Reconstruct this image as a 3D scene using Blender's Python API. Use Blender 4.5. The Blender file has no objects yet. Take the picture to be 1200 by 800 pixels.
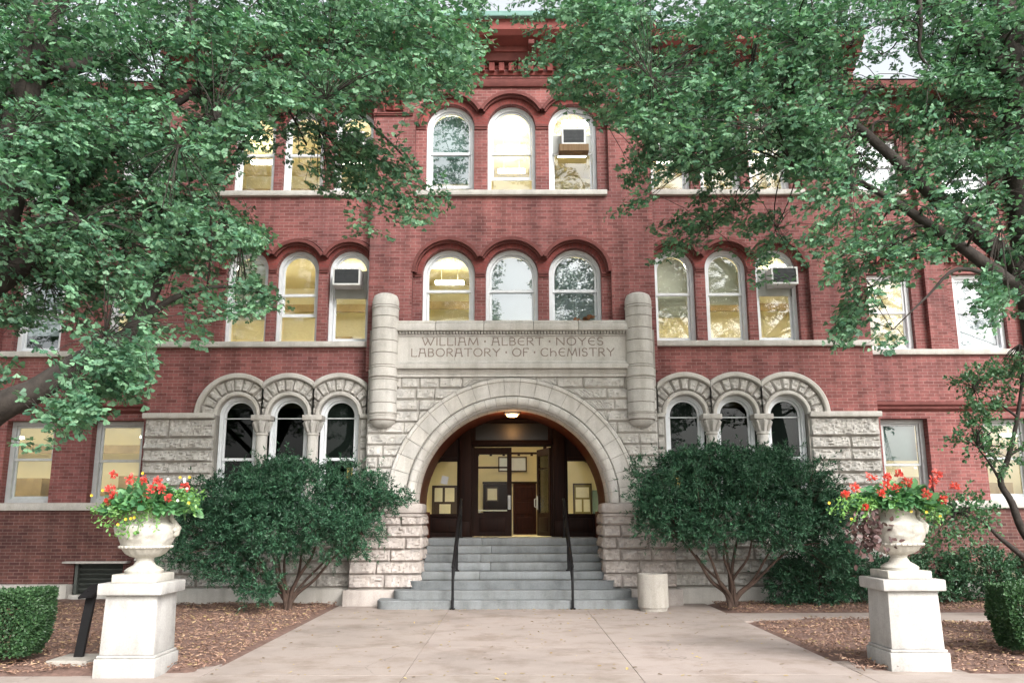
import bpy, bmesh, math, random
import numpy as np
from mathutils import Vector, Matrix, noise
from mathutils.geometry import tessellate_polygon

random.seed(7)
RNG = np.random.default_rng(11)
S = bpy.context.scene
C = S.collection
pi = math.pi

# ------------------------------------------------------------------ camera
FPX, HOR, EYE = 1010.0, 205.0, 1.6
PITCH = math.atan(HOR / FPX)
cam = bpy.data.cameras.new('camera')
cam.sensor_width = 36
cam.lens = 36 * FPX / 1200
cam.clip_end = 2000
camo = bpy.data.objects.new('camera', cam)
C.objects.link(camo)
camo.location = (0, 0, EYE)
camo.matrix_world = Matrix.Translation((0, 0, EYE)) @ Matrix.Rotation(pi / 2 + PITCH, 4, 'X') @ Matrix.Rotation(math.radians(-0.15), 4, 'Z')
S.camera = camo

# ------------------------------------------------------------------ sky, sun, exposure
SUN_EL, SUN_AZ = math.radians(34), math.radians(150)      # azimuth clockwise from +Y (behind the camera)
world = bpy.data.worlds.new('World')
S.world = world
world.use_nodes = True
wn = world.node_tree.nodes
wl = world.node_tree.links
sky = wn.new('ShaderNodeTexSky')
sky.sky_type = 'NISHITA'
sky.sun_disc = False
sky.sun_elevation = SUN_EL
sky.sun_rotation = SUN_AZ
sky.air_density = 1.6
sky.dust_density = 5.0
sky.ozone_density = 1.0
hs = wn.new('ShaderNodeHueSaturation')
hs.inputs['Saturation'].default_value = 0.24
hs.inputs['Value'].default_value = 1.0
wl.new(sky.outputs[0], hs.inputs['Color'])
wl.new(hs.outputs[0], wn['Background'].inputs['Color'])
wn['Background'].inputs['Strength'].default_value = 0.15
sun = bpy.data.lights.new('sun', 'SUN')
sun.energy = 1.5
sun.angle = math.radians(22)
sun.color = (1.0, 0.97, 0.95)
suno = bpy.data.objects.new('sun', sun)
C.objects.link(suno)
sd = Vector((math.sin(SUN_AZ) * math.cos(SUN_EL), math.cos(SUN_AZ) * math.cos(SUN_EL), math.sin(SUN_EL)))
suno.rotation_euler = sd.to_track_quat('Z', 'Y').to_euler()
suno.location = sd * 60
S.view_settings.view_transform = 'Standard'
S.view_settings.look = 'None'
S.view_settings.gamma = 1
S.view_settings.use_curve_mapping = False
S.view_settings.exposure = 1.2
S.render.engine = 'CYCLES'
S.cycles.use_denoising = True
S.cycles.max_bounces = 8
S.cycles.transparent_max_bounces = 12
S.cycles.diffuse_bounces = 4
S.cycles.sample_clamp_indirect = 6


def at(px, py, Y):
    """point at distance Y seen at a pixel of the 1200x800 photograph"""
    a = (px - 600) / FPX
    b = (400 - py) / FPX
    d = (a, math.cos(PITCH) - b * math.sin(PITCH), math.sin(PITCH) + b * math.cos(PITCH))
    t = Y / d[1]
    return Vector((d[0] * t, Y, EYE + d[2] * t))


# ------------------------------------------------------------------ node helpers / materials
def new_mat(name):
    m = bpy.data.materials.new(name)
    m.use_nodes = True
    nt = m.node_tree
    return m, nt, nt.nodes, nt.links, nt.nodes['Principled BSDF']


def mixc(nt, fac, a, b, mode='MIX'):
    n = nt.nodes.new('ShaderNodeMix')
    n.data_type = 'RGBA'
    n.blend_type = mode
    for s, v in ((n.inputs[0], fac), (n.inputs[6], a), (n.inputs[7], b)):
        if isinstance(v, bpy.types.NodeSocket):
            nt.links.new(v, s)
        else:
            s.default_value = v if not isinstance(v, tuple) else (v + (1,) if len(v) == 3 else v)
    return n.outputs[2]


def noise_n(nt, scale, detail=4, rough=.6, vec=None):
    n = nt.nodes.new('ShaderNodeTexNoise')
    n.inputs['Scale'].default_value = scale
    n.inputs['Detail'].default_value = detail
    n.inputs['Roughness'].default_value = rough
    if vec is None:
        g = nt.nodes.new('ShaderNodeNewGeometry')
        vec = g.outputs['Position']
    nt.links.new(vec, n.inputs['Vector'])
    return n.outputs['Fac']


def ramp(nt, fac, stops):
    n = nt.nodes.new('ShaderNodeValToRGB')
    nt.links.new(fac, n.inputs[0])
    el = n.color_ramp.elements
    while len(el) < len(stops):
        el.new(.5)
    for e, (p, c) in zip(el, stops):
        e.position = p
        e.color = tuple(c) + (1,) if len(c) == 3 else c
    return n.outputs[0]


def bump(nt, h, strength, dist, p):
    b = nt.nodes.new('ShaderNodeBump')
    b.inputs['Strength'].default_value = strength
    b.inputs['Distance'].default_value = dist
    nt.links.new(h, b.inputs['Height'])
    nt.links.new(b.outputs[0], p.inputs['Normal'])


def g3(v):
    return (v, v, v)


def plain(name, col, rough=.6, var=.12, scale=6, metal=0, spec=.4, bmp=0, bscale=60):
    m, nt, N, L, p = new_mat(name)
    f = noise_n(nt, scale, 5)
    c = ramp(nt, f, [(.3, tuple(x * (1 - var) for x in col)), (.7, tuple(min(1, x * (1 + var)) for x in col))])
    L.new(c, p.inputs['Base Color'])
    p.inputs['Roughness'].default_value = rough
    p.inputs['Metallic'].default_value = metal
    p.inputs['Specular IOR Level'].default_value = spec
    if bmp:
        bump(nt, noise_n(nt, bscale, 4), bmp, .01, p)
    return m


def brick_mat(name, c1, c2, mortar, bw=.205, rh=.066, offset=.5):
    m, nt, N, L, p = new_mat(name)
    uv = N.new('ShaderNodeUVMap')
    uv.uv_map = 'UVMap'
    # wobble so that courses are not ruler straight
    b = N.new('ShaderNodeTexBrick')
    b.offset = offset
    L.new(uv.outputs[0], b.inputs['Vector'])
    b.inputs['Scale'].default_value = 1
    b.inputs['Brick Width'].default_value = bw
    b.inputs['Row Height'].default_value = rh
    b.inputs['Mortar Size'].default_value = .0065
    b.inputs['Mortar Smooth'].default_value = .3
    b.inputs['Bias'].default_value = -.1
    b.inputs['Color1'].default_value = c1 + (1,)
    b.inputs['Color2'].default_value = c2 + (1,)
    b.inputs['Mortar'].default_value = mortar + (1,)
    big = ramp(nt, noise_n(nt, .7, 6, .65), [(.3, (.72, .74, .78)), (.5, g3(1)), (.7, (1.18, 1.12, 1.1))])
    fine = ramp(nt, noise_n(nt, 22, 3), [(.3, g3(.86)), (.7, g3(1.12))])
    # vertical rain streaks
    mp = N.new('ShaderNodeMapping')
    mp.inputs['Scale'].default_value = (2.2, 2.2, .16)
    g = N.new('ShaderNodeNewGeometry')
    L.new(g.outputs['Position'], mp.inputs[0])
    st = ramp(nt, noise_n(nt, 1.6, 4, .6, mp.outputs[0]), [(.33, g3(.70)), (.6, g3(1.05))])
    c = mixc(nt, 1.0, b.outputs['Color'], big, 'MULTIPLY')
    c = mixc(nt, 1.0, c, fine, 'MULTIPLY')
    c = mixc(nt, 1.0, c, st, 'MULTIPLY')
    # lime bloom patches
    bl = ramp(nt, noise_n(nt, .9, 7, .7), [(.58, g3(0)), (.8, g3(.22))])
    c = mixc(nt, bl, c, (.42, .25, .22))
    L.new(c, p.inputs['Base Color'])
    p.inputs['Roughness'].default_value = .82
    p.inputs['Specular IOR Level'].default_value = .25
    bump(nt, b.outputs['Fac'], -.5, .008, p)
    return m


def stone_mat(name, col, island=.14, grime=.28, rough=.85, bs=34, bstr=.45):
    m, nt, N, L, p = new_mat(name)
    g = N.new('ShaderNodeNewGeometry')
    isl = ramp(nt, g.outputs['Random Per Island'], [(0, g3(1 - island)), (.5, (1, .985, .96)), (1, g3(1 + island * .6))])
    base = ramp(nt, noise_n(nt, 3.2, 7, .65), [(.25, tuple(x * (1 - grime) for x in col)), (.5, col), (.8, tuple(x * 1.12 for x in col))])
    spk = ramp(nt, noise_n(nt, 55, 3, .7), [(.3, g3(.86)), (.65, g3(1.06))])
    c = mixc(nt, 1, base, isl, 'MULTIPLY')
    c = mixc(nt, 1, c, spk, 'MULTIPLY')
    mp = N.new('ShaderNodeMapping')
    mp.inputs['Scale'].default_value = (3, 3, .22)
    L.new(g.outputs['Position'], mp.inputs[0])
    st = ramp(nt, noise_n(nt, 1.7, 5, .6, mp.outputs[0]), [(.34, (.80, .79, .77)), (.56, g3(1))])
    c = mixc(nt, .8, c, st, 'MULTIPLY')
    L.new(c, p.inputs['Base Color'])
    p.inputs['Roughness'].default_value = rough
    p.inputs['Specular IOR Level'].default_value = .25
    bump(nt, noise_n(nt, bs, 6, .7), bstr, .012, p)
    return m


def leaf_mat(name, dark, light, rough=.42, trans=.3, spec=.5, odd=None, clump=(1.1, .82, 1.15)):
    m, nt, N, L, p = new_mat(name)
    g = N.new('ShaderNodeNewGeometry')
    stops = [(0, dark), (.9, light)]
    if odd:
        stops += [(.955, light), (.985, odd)]
    c = ramp(nt, g.outputs['Random Per Island'], stops)
    cl = ramp(nt, noise_n(nt, clump[0], 3), [(.35, g3(clump[1])), (.65, g3(clump[2]))])
    c = mixc(nt, 1, c, cl, 'MULTIPLY')
    L.new(c, p.inputs['Base Color'])
    p.inputs['Roughness'].default_value = rough
    p.inputs['Specular IOR Level'].default_value = spec
    t = N.new('ShaderNodeBsdfTranslucent')
    tc = mixc(nt, 1, c, (1.05, 1.3, .8), 'MULTIPLY')
    L.new(tc, t.inputs['Color'])
    mx = N.new('ShaderNodeMixShader')
    mx.inputs[0].default_value = trans
    L.new(p.outputs[0], mx.inputs[1])
    L.new(t.outputs[0], mx.inputs[2])
    L.new(mx.outputs[0], N['Material Output'].inputs['Surface'])
    return m


def emit_mat(name, col, strength):
    m, nt, N, L, p = new_mat(name)
    p.inputs['Base Color'].default_value = col + (1,)
    p.inputs['Emission Color'].default_value = col + (1,)
    p.inputs['Emission Strength'].default_value = strength
    return m


def glass_mat(name, tint=(.93, .96, .95), refl=.06):
    m, nt, N, L, p = new_mat(name)
    t = N.new('ShaderNodeBsdfTransparent')
    t.inputs[0].default_value = tint + (1,)
    gl = N.new('ShaderNodeBsdfGlossy')
    gl.inputs['Roughness'].default_value = .01
    gl.inputs['Color'].default_value = (.9, .95, 1, 1)
    # old glass is never quite flat
    b = N.new('ShaderNodeBump')
    b.inputs['Strength'].default_value = .012
    b.inputs['Distance'].default_value = .006
    L.new(noise_n(nt, 3.0, 2), b.inputs['Height'])
    L.new(b.outputs[0], gl.inputs['Normal'])
    f = N.new('ShaderNodeFresnel')
    f.inputs[0].default_value = 1.5
    ad = N.new('ShaderNodeMath')
    ad.operation = 'ADD'
    ad.use_clamp = True
    L.new(f.outputs[0], ad.inputs[0])
    ad.inputs[1].default_value = refl
    mx = N.new('ShaderNodeMixShader')
    L.new(ad.outputs[0], mx.inputs[0])
    L.new(t.outputs[0], mx.inputs[1])
    L.new(gl.outputs[0], mx.inputs[2])
    L.new(mx.outputs[0], N['Material Output'].inputs['Surface'])
    return m


def wood_mat(name, c1, c2, rough=.4, spec=.12):
    m, nt, N, L, p = new_mat(name)
    g = N.new('ShaderNodeNewGeometry')
    mp = N.new('ShaderNodeMapping')
    mp.inputs['Scale'].default_value = (9, 9, .9)
    L.new(g.outputs['Position'], mp.inputs[0])
    c = ramp(nt, noise_n(nt, 2.2, 5, .6, mp.outputs[0]), [(.3, c1), (.7, c2)])
    L.new(c, p.inputs['Base Color'])
    p.inputs['Roughness'].default_value = rough
    p.inputs['Specular IOR Level'].default_value = spec
    return m


def chips_mat(name):
    m, nt, N, L, p = new_mat(name)
    g = N.new('ShaderNodeNewGeometry')
    c = ramp(nt, g.outputs['Random Per Island'], [(0, (.10, .055, .04)), (.35, (.2, .115, .08)), (.7, (.3, .18, .13)), (.9, (.38, .25, .18)), (1, (.5, .36, .2))])
    L.new(c, p.inputs['Base Color'])
    p.inputs['Roughness'].default_value = .85
    return m


def path_mat(name, col):
    m, nt, N, L, p = new_mat(name)
    g = N.new('ShaderNodeNewGeometry')
    isl = ramp(nt, g.outputs['Random Per Island'], [(0, (.94, .93, .9)), (1, (1.05, 1.03, 1.02))])
    big = ramp(nt, noise_n(nt, .55, 7, .65), [(.3, tuple(x * .78 for x in col)), (.5, col), (.75, tuple(x * 1.1 for x in col))])
    damp = ramp(nt, noise_n(nt, 1.6, 6, .7), [(.32, (.64, .59, .53)), (.52, g3(1))])
    fine = ramp(nt, noise_n(nt, 70, 3, .7), [(.3, g3(.88)), (.7, g3(1.08))])
    c = mixc(nt, 1, big, isl, 'MULTIPLY')
    c = mixc(nt, .8, c, damp, 'MULTIPLY')
    c = mixc(nt, 1, c, fine, 'MULTIPLY')
    # thin wandering cracks
    v = N.new('ShaderNodeTexVoronoi')
    v.feature = 'DISTANCE_TO_EDGE'
    v.inputs['Scale'].default_value = .35
    w = N.new('ShaderNodeTexNoise')
    w.inputs['Scale'].default_value = 1.3
    w.inputs['Detail'].default_value = 5
    va = N.new('ShaderNodeVectorMath')
    va.operation = 'MULTIPLY_ADD'
    L.new(g.outputs['Position'], w.inputs['Vector'])
    L.new(w.outputs['Color'], va.inputs[0])
    va.inputs[1].default_value = (.9, .9, .9)
    L.new(g.outputs['Position'], va.inputs[2])
    L.new(va.outputs[0], v.inputs['Vector'])
    cr = ramp(nt, v.outputs['Distance'], [(.0, g3(.62)), (.004, g3(1))])
    gate = ramp(nt, noise_n(nt, .5, 1), [(.44, g3(0)), (.52, g3(.9))])
    sp = N.new('ShaderNodeTexVoronoi')
    sp.inputs['Scale'].default_value = 2.6
    sp.inputs['Randomness'].default_value = 1
    L.new(g.outputs['Position'], sp.inputs['Vector'])
    c = mixc(nt, 1, c, ramp(nt, sp.outputs['Distance'], [(.035, (.62, .60, .58)), (.06, g3(1))]), 'MULTIPLY')
    c = mixc(nt, gate, c, mixc(nt, 1, c, cr, 'MULTIPLY'))
    L.new(c, p.inputs['Base Color'])
    p.inputs['Roughness'].default_value = .8
    bump(nt, noise_n(nt, 90, 4), .25, .004, p)
    return m


M = {}
M['brick'] = brick_mat('red brick', (.285, .106, .100), (.165, .058, .055), (.29, .175, .165))
M['brick_low'] = brick_mat('brown base brick', (.16, .068, .058), (.085, .036, .034), (.21, .14, .125))
M['brick_arch'] = brick_mat('arch brick', (.26, .068, .06), (.20, .05, .046), (.20, .09, .085), bw=.072, rh=.215, offset=0)
M['terracotta'] = plain('red terracotta', (.24, .065, .057), .75, .18, 5)
M['sandstone_dark'] = plain('dark red sandstone', (.16, .05, .045), .8, .2, 5)
M['stone'] = stone_mat('grey limestone', (.51, .495, .475), bstr=.7)
M['stone_smooth'] = stone_mat('smooth limestone', (.555, .54, .515), .06, .2, .8, 26, .2)
M['stone_pink'] = stone_mat('pinkish limestone', (.45, .41, .39), .16, .25)
M['mortar'] = plain('grey mortar', (.30, .285, .26), .9, .15, 9)
M['groove'] = plain('dirty groove', (.15, .125, .105), .9, .15, 9)
M['letter'] = plain('dark brown lettering', (.22, .175, .15), .9, .15, 9)
M['granite'] = stone_mat('blue grey granite', (.20, .217, .228), .12, .35, .7, 60, .2)
M['pedestal'] = stone_mat('pale pedestal stone', (.42, .415, .405), .03, .30, .8, 30, .15)
M['urn'] = stone_mat('weathered cast stone', (.48, .465, .425), .03, .4, .85, 45, .35)
M['frame'] = plain('white window paint', (.72, .75, .78), .5, .06, 8)
M['frame_old'] = plain('grey window paint', (.50, .53, .54), .6, .1, 8)
M['glass'] = glass_mat('window glass')
M['glass_sky'] = glass_mat('reflective window glass', (.80, .86, .84), .16)
M['glass_dark'] = glass_mat('dim window glass', (.45, .5, .48), -.02)
M['glass_clear'] = glass_mat('clear door glass', (.96, .97, .95), -.03)
M['shade'] = plain('roller shade cloth', (.60, .59, .47), .9, .06, 2)  # paler, yellower base stands in for room light coming through the cloth
M['shade_green'] = plain('green shade cloth', (.16, .23, .22), .9, .1, 2)
M['shade_white'] = plain('white shade cloth', (.50, .54, .58), .9, .05, 2)
M['wall_yellow'] = plain('cream room wall', (.77, .72, .53), .8, .04, 2)
M['wall_hall'] = plain('yellow hall wall', (.74, .65, .42), .75, .05, 2)
M['wall_dim'] = plain('darkened room wall', (.05, .062, .056), .9, .1, 2)  # near-black wall colour stands in for the lack of room light
M['room_trim'] = plain('tan furniture', (.36, .27, .15), .7, .25, 3)
M['ceiling'] = plain('room ceiling', (.74, .64, .38), .9, .04, 2)
M['tube'] = emit_mat('fluorescent light', (1.0, .96, .82), 12.0)
M['tube_hall'] = emit_mat('hall light', (1.0, .90, .66), 17.0)
M['lamp'] = emit_mat('porch lamp', (1.0, .55, .20), 10.0)
M['wood'] = wood_mat('dark mahogany', (.007, .003, .002), (.018, .006, .0035), .6)
M['wood_red'] = wood_mat('red brown door wood', (.05, .013, .007), (.12, .03, .014), .5)
M['black_metal'] = plain('black painted iron', (.010, .010, .011), .6, .2, 12, spec=.2)
M['ac'] = plain('air conditioner casing', (.64, .65, .64), .5, .08, 6)
M['ac_dark'] = plain('air conditioner grille', (.05, .055, .06), .6, .2, 12)
M['panel_grey'] = plain('grey filler panel', (.40, .42, .40), .7, .1, 4)
M['plywood'] = wood_mat('weathered plywood', (.14, .09, .05), (.22, .15, .09), .8)
M['concrete'] = stone_mat('exposed concrete', (.40, .38, .35), .02, .25, .9, 90, .6)
M['path'] = path_mat('concrete path', (.345, .296, .272))
M['soil'] = plain('dark mulch soil', (.17, .105, .085), .95, .35, 14, bmp=.8, bscale=40)
M['ground'] = plain('dry lawn', (.12, .11, .06), .95, .3, 3)
M['chips'] = chips_mat('bark chips')
M['fallen'] = leaf_mat('fallen leaf', (.20, .12, .06), (.46, .36, .15), .7, .1)
M['bark'] = plain('grey bark', (.034, .028, .024), .9, .45, 9, bmp=1.0, bscale=26)
M['bark_red'] = plain('reddish bark', (.065, .042, .032), .9, .35, 12, bmp=.8, bscale=40)
M['ginkgo'] = leaf_mat('ginkgo leaf', (.042, .122, .072), (.165, .31, .18), .52, .28, .4, clump=(2.0, .74, 1.3))
M['yew'] = leaf_mat('yew needle', (.012, .048, .028), (.052, .135, .070), .5, .12, .35, clump=(7, .5, 1.45))
M['hedge'] = leaf_mat('hedge leaf', (.022, .060, .026), (.055, .125, .045), .5, .15)
M['shrub'] = leaf_mat('shrub leaf', (.030, .085, .045), (.065, .15, .075), .4, .2)
M['ornamental'] = leaf_mat('ornamental tree leaf', (.045, .115, .06), (.12, .25, .12), .38, .28, .6)
M['bedding'] = leaf_mat('bedding plant leaf', (.06, .17, .08), (.15, .33, .14), .4, .25)
M['trail'] = leaf_mat('trailing plant leaf', (.09, .22, .06), (.2, .38, .10), .45, .3)
M['purple'] = leaf_mat('purple vine leaf', (.06, .032, .034), (.125, .07, .065), .5, .2)
M['red'] = leaf_mat('red petal', (.60, .055, .05), (.80, .15, .12), .55, .3)
M['yellow'] = leaf_mat('yellow petal', (.75, .45, .03), (.85, .62, .06), .5, .3)
M['white'] = leaf_mat('white petal', (.75, .75, .72), (.9, .9, .86), .5, .3)
M['transom'] = plain('dark transom glass', (.012, .012, .010), .28, .3, 2, spec=.35)
M['louvre'] = plain('dark green louvre paint', (.075, .085, .078), .6, .25, 6)
M['door_red'] = wood_mat('inner door wood', (.022, .006, .004), (.05, .013, .007), .5)
M['paper'] = plain('pinned paper', (.75, .72, .60), .8, .08, 5)
M['board'] = plain('dark board frame', (.05, .03, .02), .5, .2, 6)
M['board_green'] = plain('cork board', (.22, .19, .07), .8, .2, 6)
M['picture'] = plain('pale picture', (.72, .75, .80), .4, .12, 3)
M['copper'] = plain('verdigris copper', (.16, .30, .27), .6, .15, 5)
M['slate'] = plain('roof slate', (.10, .10, .11), .7, .2, 8)
M['dead'] = leaf_mat('dead brown leaf', (.20, .085, .04), (.36, .17, .08), .8, .1)


# ------------------------------------------------------------------ mesh builder
class MB:
    def __init__(s):
        s.v = []
        s.f = []
        s.prims = []
        s.uv = {}          # face index -> list of uv

    def add(s, vs, fs, uvs=None):
        o = len(s.v)
        s.prims.append((o, len(s.f)))
        s.v += [tuple(v) for v in vs]
        for i, f in enumerate(fs):
            if uvs:
                s.uv[len(s.f)] = uvs[i]
            s.f.append(tuple(o + k for k in f))

    def box(s, x0, x1, y0, y1, z0, z1):
        v = [(x, y, z) for z in (z0, z1) for y in (y0, y1) for x in (x0, x1)]
        s.add(v, [(0, 1, 5, 4), (1, 3, 7, 5), (3, 2, 6, 7), (2, 0, 4, 6), (4, 5, 7, 6), (2, 3, 1, 0)])

    def bbox(s, x0, x1, y0, y1, z0, z1, b=.01):
        """box with chamfered edges"""
        c = Vector(((x0 + x1) / 2, (y0 + y1) / 2, (z0 + z1) / 2))
        h = Vector(((x1 - x0) / 2, (y1 - y0) / 2, (z1 - z0) / 2))
        bm = bmesh.new()
        bmesh.ops.create_cube(bm, size=2)
        for v in bm.verts:
            v.co = Vector((v.co.x * h.x, v.co.y * h.y, v.co.z * h.z)) + c
        bmesh.ops.bevel(bm, geom=bm.edges[:], offset=b, segments=2, affect='EDGES', profile=.5)
        s.add([v.co for v in bm.verts], [[v.index for v in f.verts] for f in bm.faces])
        bm.free()

    def rbox(s, c, size, R):
        hx, hy, hz = (k / 2 for k in size)
        v = [Vector(c) + R @ Vector((x, y, z)) for z in (-hz, hz) for y in (-hy, hy) for x in (-hx, hx)]
        s.add(v, [(0, 1, 5, 4), (1, 3, 7, 5), (3, 2, 6, 7), (2, 0, 4, 6), (4, 5, 7, 6), (2, 3, 1, 0)])

    def quad(s, a, b, c, d):
        s.add([a, b, c, d], [(0, 1, 2, 3)])

    def plate(s, outline, holes, y0, y1):
        """flat plate in the xz plane between y0 and y1, with holes"""
        loops = [outline] + list(holes)
        flat = [p for l in loops for p in l]
        tri = tessellate_polygon([[Vector((p[0], p[1], 0)) for p in l] for l in loops])
        n = len(flat)
        vs = [(p[0], y0, p[1]) for p in flat] + [(p[0], y1, p[1]) for p in flat]
        fs = [tuple(t) for t in tri] + [tuple(n + i for i in reversed(t)) for t in tri]
        o = 0
        for l in loops:
            m = len(l)
            for i in range(m):
                j = (i + 1) % m
                fs.append((o + i, o + j, n + o + j, n + o + i))
            o += m
        s.add(vs, fs)

    def tube(s, pts, radii, n=8, caps=True):
        pts = [Vector(p) for p in pts]
        if not hasattr(radii, '__len__'):
            radii = [radii] * len(pts)
        vs = []
        t0 = (pts[1] - pts[0]).normalized()
        u = t0.orthogonal().normalized()
        for i, p in enumerate(pts):
            t = (pts[min(i + 1, len(pts) - 1)] - pts[max(i - 1, 0)])
            t = t.normalized() if t.length > 1e-9 else t0
            u = (u - t * u.dot(t))
            u = u.normalized() if u.length > 1e-6 else t.orthogonal().normalized()
            w = t.cross(u)
            for k in range(n):
                a = 2 * pi * k / n
                vs.append(p + (u * math.cos(a) + w * math.sin(a)) * radii[i])
        fs = []
        for i in range(len(pts) - 1):
            for k in range(n):
                k2 = (k + 1) % n
                fs.append((i * n + k, i * n + k2, (i + 1) * n + k2, (i + 1) * n + k))
        if caps:
            fs.append(tuple(range(n - 1, -1, -1)))
            fs.append(tuple((len(pts) - 1) * n + k for k in range(n)))
        s.add(vs, fs)

    def lathe(s, prof, cx=0, cy=0, n=32, mod=None):
        vs = []
        for i, (r, z) in enumerate(prof):
            for k in range(n):
                a = 2 * pi * k / n
                rr = r * (mod(a, z) if mod else 1)
                vs.append((cx + rr * math.cos(a), cy + rr * math.sin(a), z))
        fs = []
        for i in range(len(prof) - 1):
            for k in range(n):
                k2 = (k + 1) % n
                fs.append((i * n + k, i * n + k2, (i + 1) * n + k2, (i + 1) * n + k))
        fs.append(tuple(range(n - 1, -1, -1)))
        fs.append(tuple((len(prof) - 1) * n + k for k in range(n)))
        s.add(vs, fs)

    def profile_x(s, prof, x0, x1):
        """closed profile of (y,z) swept along x"""
        n = len(prof)
        vs = [(x0, y, z) for y, z in prof] + [(x1, y, z) for y, z in prof]
        fs = [tuple(range(n)), tuple(2 * n - 1 - i for i in range(n))]
        for i in range(n):
            j = (i + 1) % n
            fs.append((i, n + i, n + j, j))
        s.add(vs, fs)

    def groups(s, name, mat, parent, key, **k):
        """build one part per group of primitives; key(centre) names the group"""
        ends = s.prims[1:] + [(len(s.v), len(s.f))]
        out = {}
        for (v0, f0), (v1, f1) in zip(s.prims, ends):
            c = np.mean(np.array(s.v[v0:v1]), 0)
            m = out.setdefault(key(c), MB())
            o = len(m.v)
            m.prims.append((o, len(m.f)))
            m.v += s.v[v0:v1]
            for i in range(f0, f1):
                if i in s.uv:
                    m.uv[len(m.f)] = s.uv[i]
                m.f.append(tuple(o + q - v0 for q in s.f[i]))
        return [m.build(name, mat, parent, **k) for m in out.values()]

    def build(s, name, mat, parent=None, smooth=False, recalc=True):
        me = bpy.data.meshes.new(name)
        me.from_pydata(s.v, [], s.f)
        me.materials.append(M[mat] if isinstance(mat, str) else mat)
        if recalc and len(s.f) < 60000:
            bm = bmesh.new()
            bm.from_mesh(me)
            bmesh.ops.recalc_face_normals(bm, faces=bm.faces[:])
            bm.to_mesh(me)
            bm.free()
        uvl = me.uv_layers.new(name='UVMap')
        vs = me.vertices
        data = np.zeros((len(me.loops), 2), np.float32)
        for p in me.polygons:
            if p.index in s.uv:
                # match by vertex: recalc may flip the winding
                base = dict(zip(s.f[p.index], s.uv[p.index]))
                for li in p.loop_indices:
                    data[li] = base[me.loops[li].vertex_index]
                continue
            n = p.normal
            ax, ay, az = abs(n.x), abs(n.y), abs(n.z)
            for li in p.loop_indices:
                co = vs[me.loops[li].vertex_index].co
                if ay >= ax and ay >= az:
                    data[li] = (co.x, co.z)
                elif ax >= az:
                    data[li] = (co.y, co.z)
                else:
                    data[li] = (co.x, co.y)
        uvl.data.foreach_set('uv', data.ravel())
        if smooth:
            me.polygons.foreach_set('use_smooth', [True] * len(me.polygons))
            if smooth != 'all':
                me.set_sharp_from_angle(angle=math.radians(smooth if smooth > 1 else 40))
        o = bpy.data.objects.new(name, me)
        C.objects.link(o)
        if parent:
            o.parent = parent
            o.matrix_parent_inverse = parent_inv(parent)
        return o


def bay(c):
    a = abs(c[0])
    return (0 if a < 2.9 else (1 if a < 7.26 else 2)) * (1 if c[0] > 0 else -1)


def bay_floor(c):
    return bay(c), 0 if c[2] < 4.7 else (1 if c[2] < 7.9 else 2)


def side(c):
    return c[0] > 0


def parent_inv(p):
    m = Matrix.Identity(4)
    q = p
    chain = []
    while q is not None:
        chain.append(q)
        q = q.parent
    for q in reversed(chain):
        m = m @ q.matrix_parent_inverse @ q.matrix_basis
    return m.inverted()


def tag(o, label=None, cat=None, group=None, kind=None):
    if label:
        o['label'] = label
    if cat:
        o['category'] = cat
    if group:
        o['group'] = group
    if kind:
        o['kind'] = kind
    return o


def empty(name, loc, label=None, cat=None, group=None, parent=None):
    o = bpy.data.objects.new(name, None)
    o.empty_display_size = .2
    C.objects.link(o)
    o.location = loc
    if parent:
        o.parent = parent
        o.matrix_parent_inverse = parent_inv(parent)
    return tag(o, label, cat, group)


def structure(o):
    o['kind'] = 'structure'
    return o


def cards(name, tmpl_v, tmpl_f, P, X, Yv, Z, size, mat, parent=None, smooth=False):
    """many small leaves: template (k,3) placed at P (n,3) in frames X,Yv,Z scaled by size (n,)"""
    T = np.asarray(tmpl_v, np.float32)
    k = len(T)
    n = len(P)
    sz = np.asarray(size, np.float32)[:, None, None]
    V = P[:, None, :] + sz * (T[None, :, 0:1] * X[:, None, :] + T[None, :, 1:2] * Yv[:, None, :] + T[None, :, 2:3] * Z[:, None, :])
    V = V.reshape(-1, 3).astype(np.float32)
    fl = [len(f) for f in tmpl_f]
    F = np.concatenate([np.asarray(f) for f in tmpl_f])
    loops = (np.arange(n)[:, None] * k + F[None, :]).ravel().astype(np.int32)
    tot = np.tile(np.asarray(fl), n).astype(np.int32)
    start = np.concatenate([[0], np.cumsum(tot)[:-1]]).astype(np.int32)
    me = bpy.data.meshes.new(name)
    me.vertices.add(len(V))
    me.vertices.foreach_set('co', V.ravel())
    me.loops.add(len(loops))
    me.loops.foreach_set('vertex_index', loops)
    me.polygons.add(len(tot))
    me.polygons.foreach_set('loop_start', start)
    me.polygons.foreach_set('loop_total', tot)
    me.update(calc_edges=True)
    if smooth:
        me.polygons.foreach_set('use_smooth', np.ones(len(tot), bool))
    me.materials.append(M[mat])
    o = bpy.data.objects.new(name, me)
    C.objects.link(o)
    if parent:
        o.parent = parent
        o.matrix_parent_inverse = parent_inv(parent)
    return o


def unit(a):
    return a / np.maximum(np.linalg.norm(a, axis=1, keepdims=True), 1e-9)


def frames(D, tilt_up, rng):
    """leaf frames: Y axis along D (petiole to tip), Z roughly along tilt_up"""
    Yv = unit(D)
    Z = tilt_up - Yv * np.sum(tilt_up * Yv, 1, keepdims=True)
    Z = unit(Z)
    X = np.cross(Yv, Z)
    return X, Yv, Z


def arc(cx, cz, r, a0, a1, n):
    return [(cx + r * math.cos(a0 + (a1 - a0) * i / n), cz + r * math.sin(a0 + (a1 - a0) * i / n)) for i in range(n + 1)]


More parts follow.
